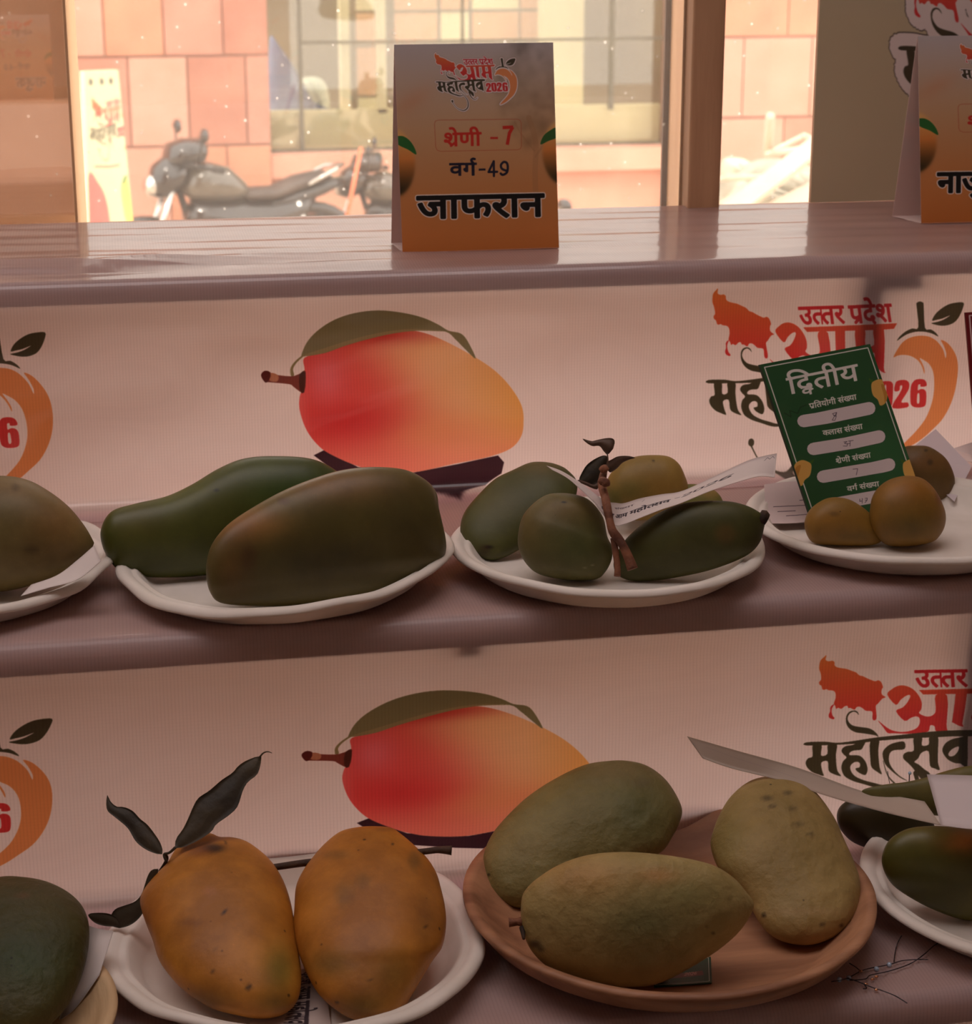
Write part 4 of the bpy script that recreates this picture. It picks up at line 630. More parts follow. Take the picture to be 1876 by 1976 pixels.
def wav(x, z, s, amp):
    return amp*(math.sin(9.1*x+s)*.5*math.sin(31*z+2*x*7+s)+.5*math.sin(17.3*x-43*z+1.7*s)+.3*math.sin(38*x+21*z+s*3)+.28*math.sin(92*z+7*x+s)*(.5+.5*math.sin(4.3*x+s*2))+.2*math.sin(26*x-70*z+s))
def cloth(name, yb, yf, zt, zb, im, label, seed, tread_amp=.0006, dip=0, bottom_run=.03, coat=.4):
    """printed flex sheet: tread from yb to the front edge yf, over a small round, down the riser to zb, a little run-out"""
    prof = []                                           # (y, z, v, amp)
    for i in range(25): prof.append((yb+(yf+.012-yb)*i/24, zt, 1.0, 0))
    for i in range(1, 7): q = math.pi/2*i/6; prof.append((yf+.012-.012*math.sin(q), zt-.012*(1-math.cos(q)), 1.0, 0))
    H = zt-zb
    for i in range(1, 40):
        t = i/39; z = zt-.012-(H-.012-.012)*t; prof.append((yf-.002*math.sin(math.pi*t)+.003*max(0, min(1, (zt-.024-z)/.02)), z, None, min(1, max(0, (zt-.022-z)/.04))*min(1, max(0, z-zb-.01)/.03)))
    if bottom_run:
        for i in range(1, 6): q = math.pi/2*i/5; prof.append((yf+.003-.012*(1-math.cos(q)), zb+.0015+.0105*(1-math.sin(q)), None, 0))
        prof.append((yf-.012-bottom_run, zb+.0012, 0.0, 0))
    NX = 320; V = []; UV = []; x0, x1 = SX0+.02, SX1-.02
    for (y, z, vv, am) in prof:
        for k in range(NX+1):
            x = x0+(x1-x0)*k/NX
            dy = wav(x, z, seed, .0042)*am if am else 0
            dz = 0
            if vv == 1.0 and y > yf+.02:                # soft ripples in the tread, stronger towards the left
                k1 = min(1, (y-yf-.02)/.05)*min(1, max(0, (yb-y)/.03)+.2)
                dz = tread_amp*k1*(1+math.sin(140*(y-yf)+9*x+seed)*.8+.5*math.sin(61*(y-yf)-13*x))
                if dip and x < .3: dz += .006*min(1, (y-yf-.02)/.03)*math.exp(-((y-yf-.05)/.05)**2)*min(1, max(0, .34-x)/.3)*(1+math.sin(130*(y-yf)-16*x))
            V.append((x, y+dy, z+dz)); UV.append(((x-XR0)/(XR1-XR0), min(1, max(0, (z-zb)/H)) if vv is None else vv))
    n = NX+1; Fc = [(i*n+k, i*n+k+1, (i+1)*n+k+1, (i+1)*n+k) for i in range(len(prof)-1) for k in range(NX)]
    m = print_mat(name+'_print', im, rough=.34, translucent=.68, weave=2*math.pi/.0027, coat=coat, spec=.5, coat_ior=1.6 if coat < .8 else 2.0, coat_rough=.1)
    o = put(name, V, Fc, m); me = o.data; uvl = me.uv_layers.new(name='UVMap')
    idx = np.zeros(len(me.loops), int); me.loops.foreach_get('vertex_index', idx); uvl.data.foreach_set('uv', np.array(UV, np.float32)[idx].ravel())
    tag(o, label, 'cloth', 'printed cloths over the display steps'); return o
im3 = img_from('upper_riser_print', cv3.a); im2 = img_from('middle_riser_print', cv2.a)
cloth('printed_cloth', 2.083, Y3, Z3, Z2, im3, 'upper pinkish white printed cloth with a mango and festival logo, under the standing cards', 1.0, .0007, dip=1, coat=.9)
cloth('printed_cloth', Y3-.012, Y2, Z2, Z1, im2, 'middle printed cloth with a red and yellow mango, draped below the row of green mangoes', 2.3, .0004)
cvb = Canvas(64, 16, (248, 229, 231)); imb = img_from('lower_riser_print', cvb.a)
cloth('printed_cloth', Y2-.012, Y1, Z1, Z1-.22, imb, 'lowest plain cloth under the yellow mangoes and the brown palm leaf plate', 4.1, .0006, bottom_run=0)

# backdrop panel on the right behind the cards
cp = Canvas(700, 900, (196, 176, 150)); yy, xx = np.mgrid[0:900, 0:700]
for k, (c0, c1) in enumerate(zip((196, 180, 168), (198, 184, 152))): cp.a[..., k] = (c0+(c1-c0)*np.clip(yy/600, 0, 1))/255
PX0, PX1, PZ0, PZ1 = onY(1573, 200, 2.072)[0], onY(1573, 200, 2.072)[0]+.55, Z3-.01, Z3+.55
cp.fn = lambda p: np.c_[(np.asarray(p)[:, 0]-PX0)/(PX1-PX0)*700, (PZ1-np.asarray(p)[:, 1])/(PZ1-PZ0)*900]
_pl = affine_fit([(1610.5, 1390), (1690.5, 1393), (1557.9, 1437.3)], [(1774, 47), (1846, 56), (1737, 107)])
_bk = lambda p: np.array([[*onY(x, y, 2.072)[[0, 2]]] for x, y in _pl(p)])
draw_logo(cp, _bk, 42, (96, 84, 78)); draw_logo(cp, _bk, 38, (232, 218, 214)); draw_logo(cp, _bk)
bp_ = put('backdrop_panel', *box_vf(PX0, PX1, 2.072, 2.078, PZ0+.011, PZ1), M['wood_frame'], None, False)
def uv_quad(o, face, pts2=((0, 0), (1, 0), (1, 1), (0, 1))):
    uvl = o.data.uv_layers.new(name='UVMap') if not o.data.uv_layers else o.data.uv_layers[0]
    for li, uv in zip(o.data.polygons[face].loop_indices, pts2): uvl.data[li].uv = uv
bp_.data.materials.append(print_mat('backdrop_print', img_from('backdrop_art', cp.a), .5)); bp_.data.polygons[2].material_index = 1; uv_quad(bp_, 2)
tag(bp_, 'olive beige backdrop panel with a large festival logo, behind the right-hand card', 'panel')

# ------------------------------------------------------------------ A-shaped variety cards
def sheet_quad(name, P, mat, parent, thick=.0006, uv=True, curve=None, nx=1, ny=1, uvmap=None):
    """thin paper: P = corners TL, TR, BR, BL of the front face; gets real thickness backwards."""
    P = [np.array(p, float) for p in P]; n = np.cross(P[1]-P[0], P[3]-P[0]); n /= np.linalg.norm(n)
    V = []; UV = []
    for j in range(ny+1):
        for i in range(nx+1):
            u, v_ = i/nx, j/ny; q = (P[0]*(1-u)+P[1]*u)*(1-v_)+(P[3]*(1-u)+P[2]*u)*v_
            if curve: q = q+curve(u, v_)
            V.append(q); UV.append((u, 1-v_))
    N0 = len(V); V += [q+n*thick for q in V]; n1 = nx+1; Fc = []
    for j in range(ny):
        for i in range(nx):
            a = j*n1+i; Fc.append((a, a+n1, a+n1+1, a+1)); Fc.append((a+N0, a+1+N0, a+n1+1+N0, a+n1+N0))
    ring = [i for i in range(nx)]+[j*n1+nx for j in range(ny)]+[ny*n1+nx-i for i in range(nx)]+[(ny-j)*n1 for j in range(ny)]
    for a, b in zip(ring, ring[1:]+ring[:1]): Fc.append((a, b, b+N0, a+N0))
    o = put(name, V, Fc, mat, parent, False); me = o.data; uvl = me.uv_layers.new(name='UVMap'); UV = UV+UV
    for pz in me.polygons:
        for li in pz.loop_indices: uvl.data[li].uv = UV[me.loops[li].vertex_index]
    return o
card_mat = {}
for wd in ('जाफरान', 'नाजुक'):
    card_mat[wd] = print_mat('card_print', img_from('card_art', card_canvas(wd).a), .45, translucent=.06, coat=.1)
M['card_inner'] = print_mat('card_inner', img_from('card_inner_art', Canvas(8, 8, (238, 214, 206)).a), .6, translucent=.3)
def tent_card(px4, back_px, word, label, back_rot=0, plane=Z3):
    TL, TR, BR, BL = px4
    bl, br = onZ(*BL, plane+.0008), onZ(*BR, plane+.0008); w_ = br-bl; wl = np.linalg.norm(w_); ux = w_/wl
    back = onZ(*back_px, plane+.0008); dvec = back-bl; dl = max(np.linalg.norm(dvec), .045); dn = dvec/dl
    # apex half way back, height so that it shows at the top edge
    top_y = (bl+br)/2+dn*dl*.5
    r = ray((TL[0]+TR[0])/2, (TL[1]+TR[1])/2); t = np.dot(top_y[:2], dn[:2])/np.dot(r[:2], dn[:2]); ztop = CAM[2]+r[2]*t
    hz = np.array([0, 0, ztop-bl[2]])
    root = empty('tent_card', tuple((bl+br)/2+dn*dl*.5), label, 'card', 'variety name cards on the top step')
    a0, a1 = bl+dn*dl*.5+hz, br+dn*dl*.5+hz
    fr = sheet_quad('front_panel', [a0, a1, br, bl], [card_mat[word]], root, .0005)
    bk = sheet_quad('back_panel', [a1+dn*.0006, a0+dn*.0006, bl+dn*dl, br+dn*dl], [card_mat[word]], root, .0005)
    for o_ in (fr, bk):
        o_.data.materials.append(M['card_inner'])
        for pz in o_.data.polygons: 
            if pz.index % 2 == 1 or pz.index >= 2: pz.material_index = 1
    base = sheet_quad('base_panel', [bl+dn*dl+[0, 0, .0004], br+dn*dl+[0, 0, .0004], br+[0, 0, .0004], bl+[0, 0, .0004]], [M['card_inner']], root, -.0003)
    return root
tent_card([(757, 86), (1068, 82), (1079, 479), (777, 489)], (755, 470), 'जाफरान', 'orange tent card in the middle of the top step, alone before the window')
tent_card([(1776, 70), (2092, 66), (2096, 424), (1778, 432)], (1722, 418), 'नाजुक', 'orange tent card at the right edge, in front of the backdrop panel')

# the facing display, seen only mirrored in the glass
def mirrored(px, py, Yv): q = onY(px, py, Yv); return np.array([q[0], 2*2.12-Yv, q[2]])
YV = 4.35; q0 = mirrored(52, 196, YV)
ft = empty('facing_table', (q0[0], q0[1]-.1, 0), 'cloth covered table facing the stand, seen as a reflection in the window', 'table')
box('tabletop', q0[0]-.9, q0[0]+1.25, q0[1]-.35, q0[1]+.06, q0[2]-.03, q0[2], M['ply'], ft); box('cloth_skirt', q0[0]-.9, q0[0]+1.25, q0[1]+.061, q0[1]+.064, q0[2]-.3, q0[2]+.001, M['paper'], ft)
for sx in (-.85, 1.2):
    for sy in (-.32, .03): box('leg', q0[0]+sx-.02, q0[0]+sx+.02, q0[1]+sy-.02, q0[1]+sy+.02, 0, q0[2]-.03, M['ply'], ft)
def facing_card(px0, px1, word, label):
    a, b, t = mirrored(px0, 196, YV), mirrored(px1, 196, YV), mirrored(px0, 30, YV); h = t[2]-a[2]; a[2] = b[2] = q0[2]+.001; d = np.array([0, -.03, 0]); hz = np.array([0, 0, h])
    root = empty('tent_card', tuple((a+b)/2+d), label, 'card', 'variety name cards on the facing table')
    for nm, P in (('front_panel', [b+d+hz, a+d+hz, a, b]), ('back_panel', [a+d+hz-[0, .0006, 0], b+d+hz-[0, .0006, 0], b+2*d, a+2*d])):
        o_ = sheet_quad(nm, P, [card_mat[word], M['card_inner']], root, .0005)
        for pz in o_.data.polygons:
            if pz.index >= 1: pz.material_index = 1
facing_card(-30, 105, 'नाजुक', 'orange tent card mirrored in the tinted left window pane')
facing_card(440, 575, 'जाफरान', 'orange tent card mirrored faintly in the clear window pane')

# ------------------------------------------------------------------ plates
def plate(px_l, px_r, yc, z, rimh, label, mat, kind='foam', rot=0, r_over=None, dc=(0, 0), wobk=0, name='paper_plate', grp='white plates', tiltz=0, fixed=None):
    A, B = onZ(px_l, yc, z+rimh), onZ(px_r, yc, z+rimh); R = np.linalg.norm(A-B)/2 if r_over is None else r_over
    c = (A+B)/2+np.array([dc[0], dc[1], 0]); c[2] = z+.0022
    if fixed: c = np.array([fixed[0], fixed[1], c[2]]); R = fixed[2]
    if kind == 'foam':
        h = rimh-.003
        prof = [(.001, .002), (R*.74, .002), (R*.775, .003), (R*.80, .0055), (R*.855, h*.70), (R*.87, h*.80), (R*.885, h*.84), (R*.90, h*.82), (R*.912, h*.86), (R*.935, h*.97), (R*.96, h), (R*.985, h*.97), (R*.998, h*.88), (R, h*.80), (R*.993, h*.76), (R*.96, h*.80), (R*.925, h*.74), (R*.90, h*.62), (R*.835, .003), (R*.80, .0004), (R*.76, 0), (.001, 0)]
    else:
        h = rimh
        prof = [(.001, .0025), (R*.70, .0025), (R*.76, .0045), (R*.88, h*.60), (R*.945, h*.96), (R*.965, h), (R, h), (R*1.002, h*.9), (R*.985, h*.8), (R*.93, h*.45), (R*.82, .003), (R*.77, 0), (.001, 0)]
    def wob(a, r):
        k = (r/R)**6*wobk; return (k*.004*math.sin(3*a+rot)+k*.0016*math.sin(9*a+rot*2), tiltz*(r/R)**3*math.cos(a)+k*.0042*math.sin(2*a+rot)+k*.0018*math.sin(5*a+1+rot)+k*.0009*math.sin(13*a))
    V, Fc = lathe_vf(prof, c, 128, wob); o = put(name, V, Fc, mat)
    tag(o, label, 'plate', grp); o['c'] = tuple(float(q) for q in c); del o['c']
    return c, R, z+.0022+.002
PL = {}
PL[1] = plate(-420, 219, 1075, Z2, .025, 'white plate at the left edge of the middle step, under one olive mango', M['foam'], rot=1.0, wobk=.8)
PL[2] = plate(224, 871, 1062, Z2, .025, 'white plate with a wavy rim carrying the two long green mangoes', M['foam'], rot=2.2, wobk=.6, tiltz=.005)
PL[3] = plate(868, 1477, 1040, Z2, .025, 'white plate with the twig and four green mangoes', M['foam'], rot=.3, wobk=.25)
PL[4] = plate(1440, 2040, 985, Z2, .025, 'white plate holding the green award card and small brownish mangoes', M['foam'], rot=4, wobk=.2)
PL[5] = plate(204, 942, 1800, Z1, .026, 'white plate with the two big yellow mangoes, lower step', M['foam'], rot=5.2, wobk=.7)
PL[6] = plate(893, 1686, 1722, Z1, .031, 'brown palm leaf plate with three pale green mangoes', M['palm'], kind='palm', rot=1, wobk=.12, name='palm_leaf_plate', grp='palm leaf plates')
PL[7] = plate(1640, 2390, 1640, Z1, .026, 'white plate at the lower right edge with dark olive mangoes', M['foam'], rot=2, wobk=.05, fixed=(.664, 1.277, .134))
PL[8] = plate(-470, 222, 1965, Z1, .026, 'pale palm leaf plate at the lower left edge under the dark green mango', M['palm_light'], kind='palm', rot=2, wobk=0, name='palm_leaf_plate', grp='palm leaf plates')

# ------------------------------------------------------------------ mangoes
def mango_mat(name, rough=.42, bump=.35, bscale=55, spots=.0, coat=.15, mottle=.35, dark=(.35, .32, .2), mscale=22):
    m, nt, b, out = new_mat(name); N = nt.nodes; L = nt.links
    at = N.new('ShaderNodeAttribute'); at.attribute_name = 'skin'; tc = N.new('ShaderNodeTexCoord')
    n = N.new('ShaderNodeTexNoise'); n.inputs['Scale'].default_value = mscale; n.inputs['Detail'].default_value = 5; n.inputs['Roughness'].default_value = .6; L.new(tc.outputs['Object'], n.inputs['Vector'])
    r = N.new('ShaderNodeValToRGB'); r.color_ramp.elements[0].position = .38; r.color_ramp.elements[1].position = .72; r.color_ramp.elements[0].color = (*dark, 1); r.color_ramp.elements[1].color = (1, 1, 1, 1); L.new(n.outputs['Fac'], r.inputs[0])
    mx = N.new('ShaderNodeMix'); mx.data_type = 'RGBA'; mx.blend_type = 'MULTIPLY'; mx.inputs[0].default_value = mottle; L.new(at.outputs['Color'], mx.inputs[6]); L.new(r.outputs[0], mx.inputs[7])
    # lenticels: tiny pale dots, and a few dark specks
    vo = N.new('ShaderNodeTexVoronoi'); vo.inputs['Scale'].default_value = 320; L.new(tc.outputs['Object'], vo.inputs['Vector'])
    vr = N.new('ShaderNodeValToRGB'); vr.color_ramp.elements[0].position = .08; vr.color_ramp.elements[0].color = (1.25, 1.22, 1.1, 1); vr.color_ramp.elements[1].position = .2; vr.color_ramp.elements[1].color = (1, 1, 1, 1); L.new(vo.outputs['Distance'], vr.inputs[0])
    m2 = N.new('ShaderNodeMix'); m2.data_type = 'RGBA'; m2.blend_type = 'MULTIPLY'; m2.inputs[0].default_value = .6; L.new(mx.outputs[2], m2.inputs[6]); L.new(vr.outputs[0], m2.inputs[7]); col = m2.outputs[2]
    if spots:
        vs = N.new('ShaderNodeTexVoronoi'); vs.inputs['Scale'].default_value = 48; L.new(tc.outputs['Object'], vs.inputs['Vector'])
        sr = N.new('ShaderNodeValToRGB'); sr.color_ramp.elements[0].position = .05*spots; sr.color_ramp.elements[0].color = (.06, .04, .02, 1); sr.color_ramp.elements[1].position = .085*spots+.01; sr.color_ramp.elements[1].color = (1, 1, 1, 1); L.new(vs.outputs['Distance'], sr.inputs[0])
        m3 = N.new('ShaderNodeMix'); m3.data_type = 'RGBA'; m3.blend_type = 'MULTIPLY'; m3.inputs[0].default_value = .8; L.new(col, m3.inputs[6]); L.new(sr.outputs[0], m3.inputs[7]); col = m3.outputs[2]
    L.new(col, b.inputs['Base Color']); b.inputs['Roughness'].default_value = rough; b.inputs['Coat Weight'].default_value = coat; b.inputs['Coat Roughness'].default_value = .3
    b.inputs['Specular IOR Level'].default_value = .4
    n2 = N.new('ShaderNodeTexNoise'); n2.inputs['Scale'].default_value = bscale; n2.inputs['Detail'].default_value = 5; L.new(tc.outputs['Object'], n2.inputs['Vector'])
    bp = N.new('ShaderNodeBump'); bp.inputs['Strength'].default_value = bump; bp.inputs['Distance'].default_value = .0035; L.new(n2.outputs['Fac'], bp.inputs['Height']); L.new(bp.outputs[0], b.inputs['Normal'])
    return m
MM = {'green': mango_mat('smooth_green_mango_skin', .42, .12, 30, 0, .12, .6, (.42, .4, .26), 20), 'dull': mango_mat('dull_green_mango_skin', .52, .2, 45, .3, .03, .6, (.5, .48, .34), 26), 'yellow': mango_mat('yellow_mango_skin', .5, .4, 40, .8, .05, .75, (.42, .36, .22), 22), 'pale': mango_mat('wrinkled_pale_mango_skin', .58, 1.0, 62, .6, .0,   .7, (.58, .56, .42), 24)}
def outline_mango(pts, A, B, zfloor, base, patches, label, mat, kd=.86, shear=0.0, NS=96, NR=84, smooth=8, name='mango', group=None, tilt=0.0, stem=None, lift=0.0):
    """A mango whose outline from the standing point is pts. A, B: ends of its long axis. It gets its own depth (kd) and lean (shear)
    and is set back until it rests on zfloor."""
    O = catmull(pts, smooth); A, B = np.array(A, float), np.array(B, float); ax = B-A; Lx = np.linalg.norm(ax); ax /= Lx; pr = np.array([-ax[1], ax[0]])
    S = (O-A) @ ax; T = (O-A) @ pr; s0, s1 = S.min(), S.max()
    def span(s):
        ts = []
        for i in range(len(S)):
            j = (i+1) % len(S); a, b = S[i], S[j]
            if (a-s)*(b-s) <= 0 and a != b: ts.append(T[i]+(T[j]-T[i])*(s-a)/(b-a))
        return (min(ts), max(ts)) if len(ts) > 1 else (0, 0)
    st = []
    for i in range(1, NS):
        s = s0+(s1-s0)*(.5-.5*math.cos(math.pi*i/NS)); lo, hi = span(s); st.append((s, lo, hi))
    ctr = O.mean(0); i0, i1 = int(np.argmin(S)), int(np.argmax(S))
    hmax = max((hi-lo)/2 for _, lo, hi in st)
    P2 = []; Wd = []
    for s, lo, hi in st:
        m, h = (lo+hi)/2, (hi-lo)/2; hd = h*kd
        for k in range(NR):
            q = 2*math.pi*k/NR; P2.append(A+ax*s+pr*(m+h*math.cos(q))); Wd.append(hd*math.sin(q))
    P2 += [O[i0], O[i1]]; Wd += [0, 0]; P2 = np.array(P2); Wd = np.array(Wd)
    sl = shear*(ctr[1]-P2[:, 1])+tilt*(P2[:, 0]-ctr[0])
    R = np.array([ray(x, y) for x, y in P2])
    def verts(D): return CAM+R*(D+(Wd+sl)*D/F_PX)[:, None]
    lo_, hi_ = .9, 2.4
    for _ in range(40):
        md = (lo_+hi_)/2
        if verts(md)[:, 2].min() > zfloor+lift: lo_ = md
        else: hi_ = md
    D = (lo_+hi_)/2; V = verts(D); Fc = []; n = NR; rows = NS-1
    for i in range(rows-1):
        for k in range(n): Fc.append((i*n+k, i*n+(k+1) % n, (i+1)*n+(k+1) % n, (i+1)*n+k))
    e0, e1 = rows*n, rows*n+1
    for k in range(n): Fc.append((e0, (k+1) % n, k)); Fc.append((e1, (rows-1)*n+k, (rows-1)*n+(k+1) % n))
    root = put(name, V, Fc, MM[mat]); bm = bmesh.new(); bm.from_mesh(root.data); bmesh.ops.recalc_face_normals(bm, faces=bm.faces); bm.to_mesh(root.data); bm.free()
    C = np.tile(np.array(s2l(base)), (len(V), 1))
    frontness = np.clip(.5-.5*Wd/(hmax*kd+1e-9)*1.4, .15, 1)
    for (px, py, r, col, al) in patches:
        rx, ry = (r if isinstance(r, tuple) else (r, r)); d2 = ((P2[:, 0]-px)/rx)**2+((P2[:, 1]-py)/ry)**2; k = np.exp(-(d2 if max(rx, ry) > 30 else d2**1.7))*al
        k = np.where(Wd > 0, k*.6 if max(rx, ry) > 30 else 0, k)
        C = C*(1-k[:, None])+np.array(s2l(col))*k[:, None]
    ca = root.data.color_attributes.new('skin', 'FLOAT_COLOR', 'POINT'); ca.data.foreach_set('color', np.c_[C, np.ones(len(C))].astype(np.float32).ravel())
    tag(root, label, 'mango', group)
    def at(x, y, w=-.9):                                # a point on the near side of the skin
        q = (np.array([x, y])-A); s = q @ ax; t = q @ pr; lo, hi = span(s); m, h = (lo+hi)/2, (hi-lo)/2
        c = max(0, 1-((t-m)/max(h, 1e-6))**2)**.5; return CAM+ray(x, y)*(D+(-h*kd*c+shear*(ctr[1]-y)+tilt*(x-ctr[0]))*D/F_PX)
    return root, D, at
def Z(org, sc): return lambda p: [(x/sc+org[0], y/sc+org[1]) for x, y in p]
za, zc, zd = Z((0, 580), 2.68), Z((860, 820), 2.931), Z((1440, 640), 4.117)
ze, zf, zg, zh = Z((0, 1300), 2.923), Z((520, 1300), 2.923), Z((860, 1420), 2.233), Z((1300, 1240), 2.684)
GRP2, GRP1 = 'mangoes on the middle step', 'mangoes on the lower step'
G_D, G_M, G_B = (70, 84, 30), (96, 96, 44), (122, 100, 56)
MG = {}
MG[1] = outline_mango([(0, 918), (50, 925), (90, 945), (130, 975), (160, 1010), (178, 1040), (180, 1053), (162, 1085), (120, 1110), (60, 1130), (0, 1142), (-80, 1142), (-160, 1115), (-205, 1040), (-165, 965), (-80, 925)], (-205, 1035), (180, 1050), PL[1][2], (124, 108, 62), [(110, 1000, 60, (150, 112, 60), .8), (30, 940, (80, 25), (140, 110, 72), .7), (60, 1060, (16, 9), (70, 54, 26), .6), (30, 940, 8, (84, 64, 34), .7)], 'dull olive mango cut by the left edge on the middle step', 'dull', group=GRP2)
MG[2] = outline_mango([(195, 1020), (197, 1052), (212, 1082), (236, 1104), (290, 1114), (380, 1112), (470, 1098), (560, 1075), (640, 1040), (688, 995), (690, 955), (655, 913), (604, 886), (530, 880), (470, 885), (420, 905), (370, 935), (320, 958), (260, 972), (215, 987)], (196, 1040), (690, 960), PL[2][2], (86, 92, 36), [(420, 940, (170, 45), (112, 112, 44), .7), (260, 1000, (60, 40), (108, 100, 44), .6), (560, 950, (110, 50), (56, 92, 34), .7), (417, 946, 3, (20, 20, 10), .9)], 'long dark green mango lying behind, in the wavy white plate', 'green', kd=.62, group=GRP2, tilt=.25)
MG[3] = outline_mango([(398, 1110), (400, 1076), (412, 1045), (440, 1012), (480, 984), (540, 950), (600, 925), (660, 907), (720, 901), (780, 906), (820, 925), (842, 950), (848, 985), (858, 1025), (861, 1062), (846, 1090), (804, 1118), (740, 1142), (650, 1160), (560, 1169), (480, 1169), (425, 1163), (405, 1142)], (400, 1120), (858, 1000), PL[2][2], (106, 96, 48), [(470, 1010, (75, 35), (176, 118, 52), .8), (640, 930, (140, 35), (150, 106, 50), .8), (450, 1090, (40, 60), (120, 78, 34), .6), (620, 1080, (150, 50), (66, 60, 30), .7), (780, 1000, (60, 60), (84, 74, 42), .6), (480, 1075, (16, 26), (84, 52, 26), .6), (547, 967, (12, 7), (96, 60, 30), .7)], 'brown and olive mango in front, in the wavy white plate', 'green', kd=.52, group=GRP2, tilt=.32)
MG[4] = outline_mango(zc([(85, 560), (90, 640), (130, 700), (200, 750), (270, 765), (330, 750), (400, 715), (520, 640), (640, 540), (720, 450), (745, 330), (690, 255), (620, 220), (540, 208), (470, 215), (380, 255), (280, 305), (190, 390), (115, 480)]), zc([(170, 740)])[0], zc([(700, 250)])[0], PL[3][2], (92, 92, 46), [(950, 960, (50, 40), (112, 104, 54), .6), (1040, 900, (50, 20), (124, 104, 60), .7), (943, 1056, (10, 4), (26, 16, 8), 1), (935, 1062, 12, (70, 44, 22), .6)], 'green mango at the back left of the plate with the twig', 'dull', kd=.6, shear=.5, group=GRP2)
MG[5] = outline_mango(zc([(408, 640), (420, 720), (460, 790), (520, 840), (620, 868), (720, 880), (850, 873), (905, 830), (940, 760), (942, 690), (915, 630), (890, 520), (820, 430), (740, 395), (640, 385), (560, 400), (480, 460), (430, 530)]), zc([(560, 860)])[0], zc([(720, 390)])[0], PL[3][2], (104, 100, 56), [(1085, 980, (60, 30), (136, 112, 62), .75), (1020, 1010, (30, 50), (128, 104, 58), .5), (1120, 1060, (50, 40), (72, 84, 38), .6), (1088, 969, (5, 2), (18, 12, 6), 1), (1128, 1095, 2, (160, 150, 110), .7), (1143, 1090, 2, (160, 150, 110), .7)], 'round green mango at the front of the plate with the twig', 'dull', kd=.62, group=GRP2)
MG[6] = outline_mango(zc([(905, 350), (930, 280), (990, 210), (1080, 178), (1170, 170), (1260, 178), (1320, 220), (1355, 290), (1372, 350), (1372, 430), (1300, 500), (1120, 540), (980, 520), (915, 440)]), zc([(908, 400)])[0], zc([(1372, 380)])[0], PL[3][2], (170, 138, 70), [(1185, 1000, (20, 40), (104, 112, 50), .7), (1225, 945, (30, 20), (110, 112, 56), .6), (1180, 960, (20, 20), (104, 110, 54), .6), (1261, 889, 2.5, (40, 26, 12), 1), (1280, 940, (50, 40), (180, 136, 64), .6)], 'yellowish mango behind the paper slip, beside the small leaves', 'dull', kd=.7, group=GRP2, lift=.012)
MG[17] = outline_mango([(1262, 960), (1290, 940), (1340, 934), (1378, 945), (1396, 970), (1390, 1000), (1350, 1020), (1300, 1018), (1268, 1000)], (1262, 975), (1396, 975), PL[3][2], (140, 134, 72), [(1370, 950, (20, 12), (180, 140, 80), .6)], 'green mango mostly hidden behind the raised end of the paper slip', 'dull', kd=.62, group=GRP2, lift=.004)
MG[7] = outline_mango(zc([(975, 850), (950, 790), (970, 720), (1020, 645), (1100, 570), (1200, 500), (1320, 450), (1450, 430), (1600, 432), (1700, 455), (1770, 490), (1808, 525), (1800, 590), (1780, 660), (1730, 720), (1640, 770), (1500, 820), (1350, 855), (1200, 878), (1060, 882)]), zc([(955, 810)])[0], zc([(1810, 540)])[0], PL[3][2], (78, 78, 34), [(1360, 975, (100, 16), (96, 92, 44), .7), (1400, 1030, (20, 20), (110, 84, 40), .6), (1250, 1010, (40, 40), (84, 84, 40), .5)], 'long dark green mango at the front right of the plate with the twig', 'dull', kd=.6, group=GRP2)
MG[8] = outline_mango(zd([(463, 1540), (475, 1470), (510, 1410), (570, 1360), (640, 1325), (720, 1315), (810, 1330), (890, 1370), (970, 1430), (1040, 1510), (1088, 1600), (1085, 1645), (1050, 1682), (960, 1700), (800, 1702), (640, 1695), (540, 1680), (490, 1630)]), zd([(465, 1500)])[0], zd([(1090, 1630)])[0], PL[4][2], (150, 112, 44), [(1590, 1000, (50, 20), (170, 122, 48), .7), (1610, 992, (10, 5), (110, 80, 34), .6), (1650, 1035, (40, 14), (110, 90, 38), .6)], 'small ochre mango at the front left foot of the green award card', 'dull', kd=.8, group=GRP2)
MG[9] = outline_mango(zd([(985, 1400), (1000, 1320), (1040, 1250), (1110, 1190), (1200, 1155), (1300, 1145), (1400, 1165), (1480, 1230), (1540, 1320), (1585, 1440), (1580, 1540), (1540, 1620), (1480, 1670), (1350, 1700), (1200, 1707), (1120, 1695), (1060, 1650), (1000, 1560), (980, 1480)]), zd([(1250, 1707)])[0], zd([(1300, 1145)])[0], PL[4][2], (150, 108, 40), [(1760, 940, (50, 22), (186, 122, 40), .7), (1760, 1015, (60, 35), (96, 84, 28), .7), (1815, 955, (9, 18), (110, 60, 26), .8)], 'larger ochre brown mango at the front right foot of the award card', 'dull', kd=.8, group=GRP2)
MG[10] = outline_mango(zd([(1260, 915), (1350, 905), (1440, 910), (1520, 950), (1590, 1010), (1640, 1100), (1660, 1190), (1640, 1280), (1580, 1340), (1450, 1350), (1320, 1320), (1220, 1230), (1170, 1100), (1190, 980)]), zd([(1260, 910)])[0], zd([(1620, 1310)])[0], PL[4][2], (120, 92, 48), [(1790, 890, (40, 20), (140, 96, 48), .7), (1795, 892, (6, 6), (70, 52, 26), .8), (1787, 869, (4, 3), (60, 44, 22), .8), (1820, 930, (20, 20), (104, 80, 34), .5)], 'dark brownish mango behind the award card', 'dull', kd=.7, group=GRP2)
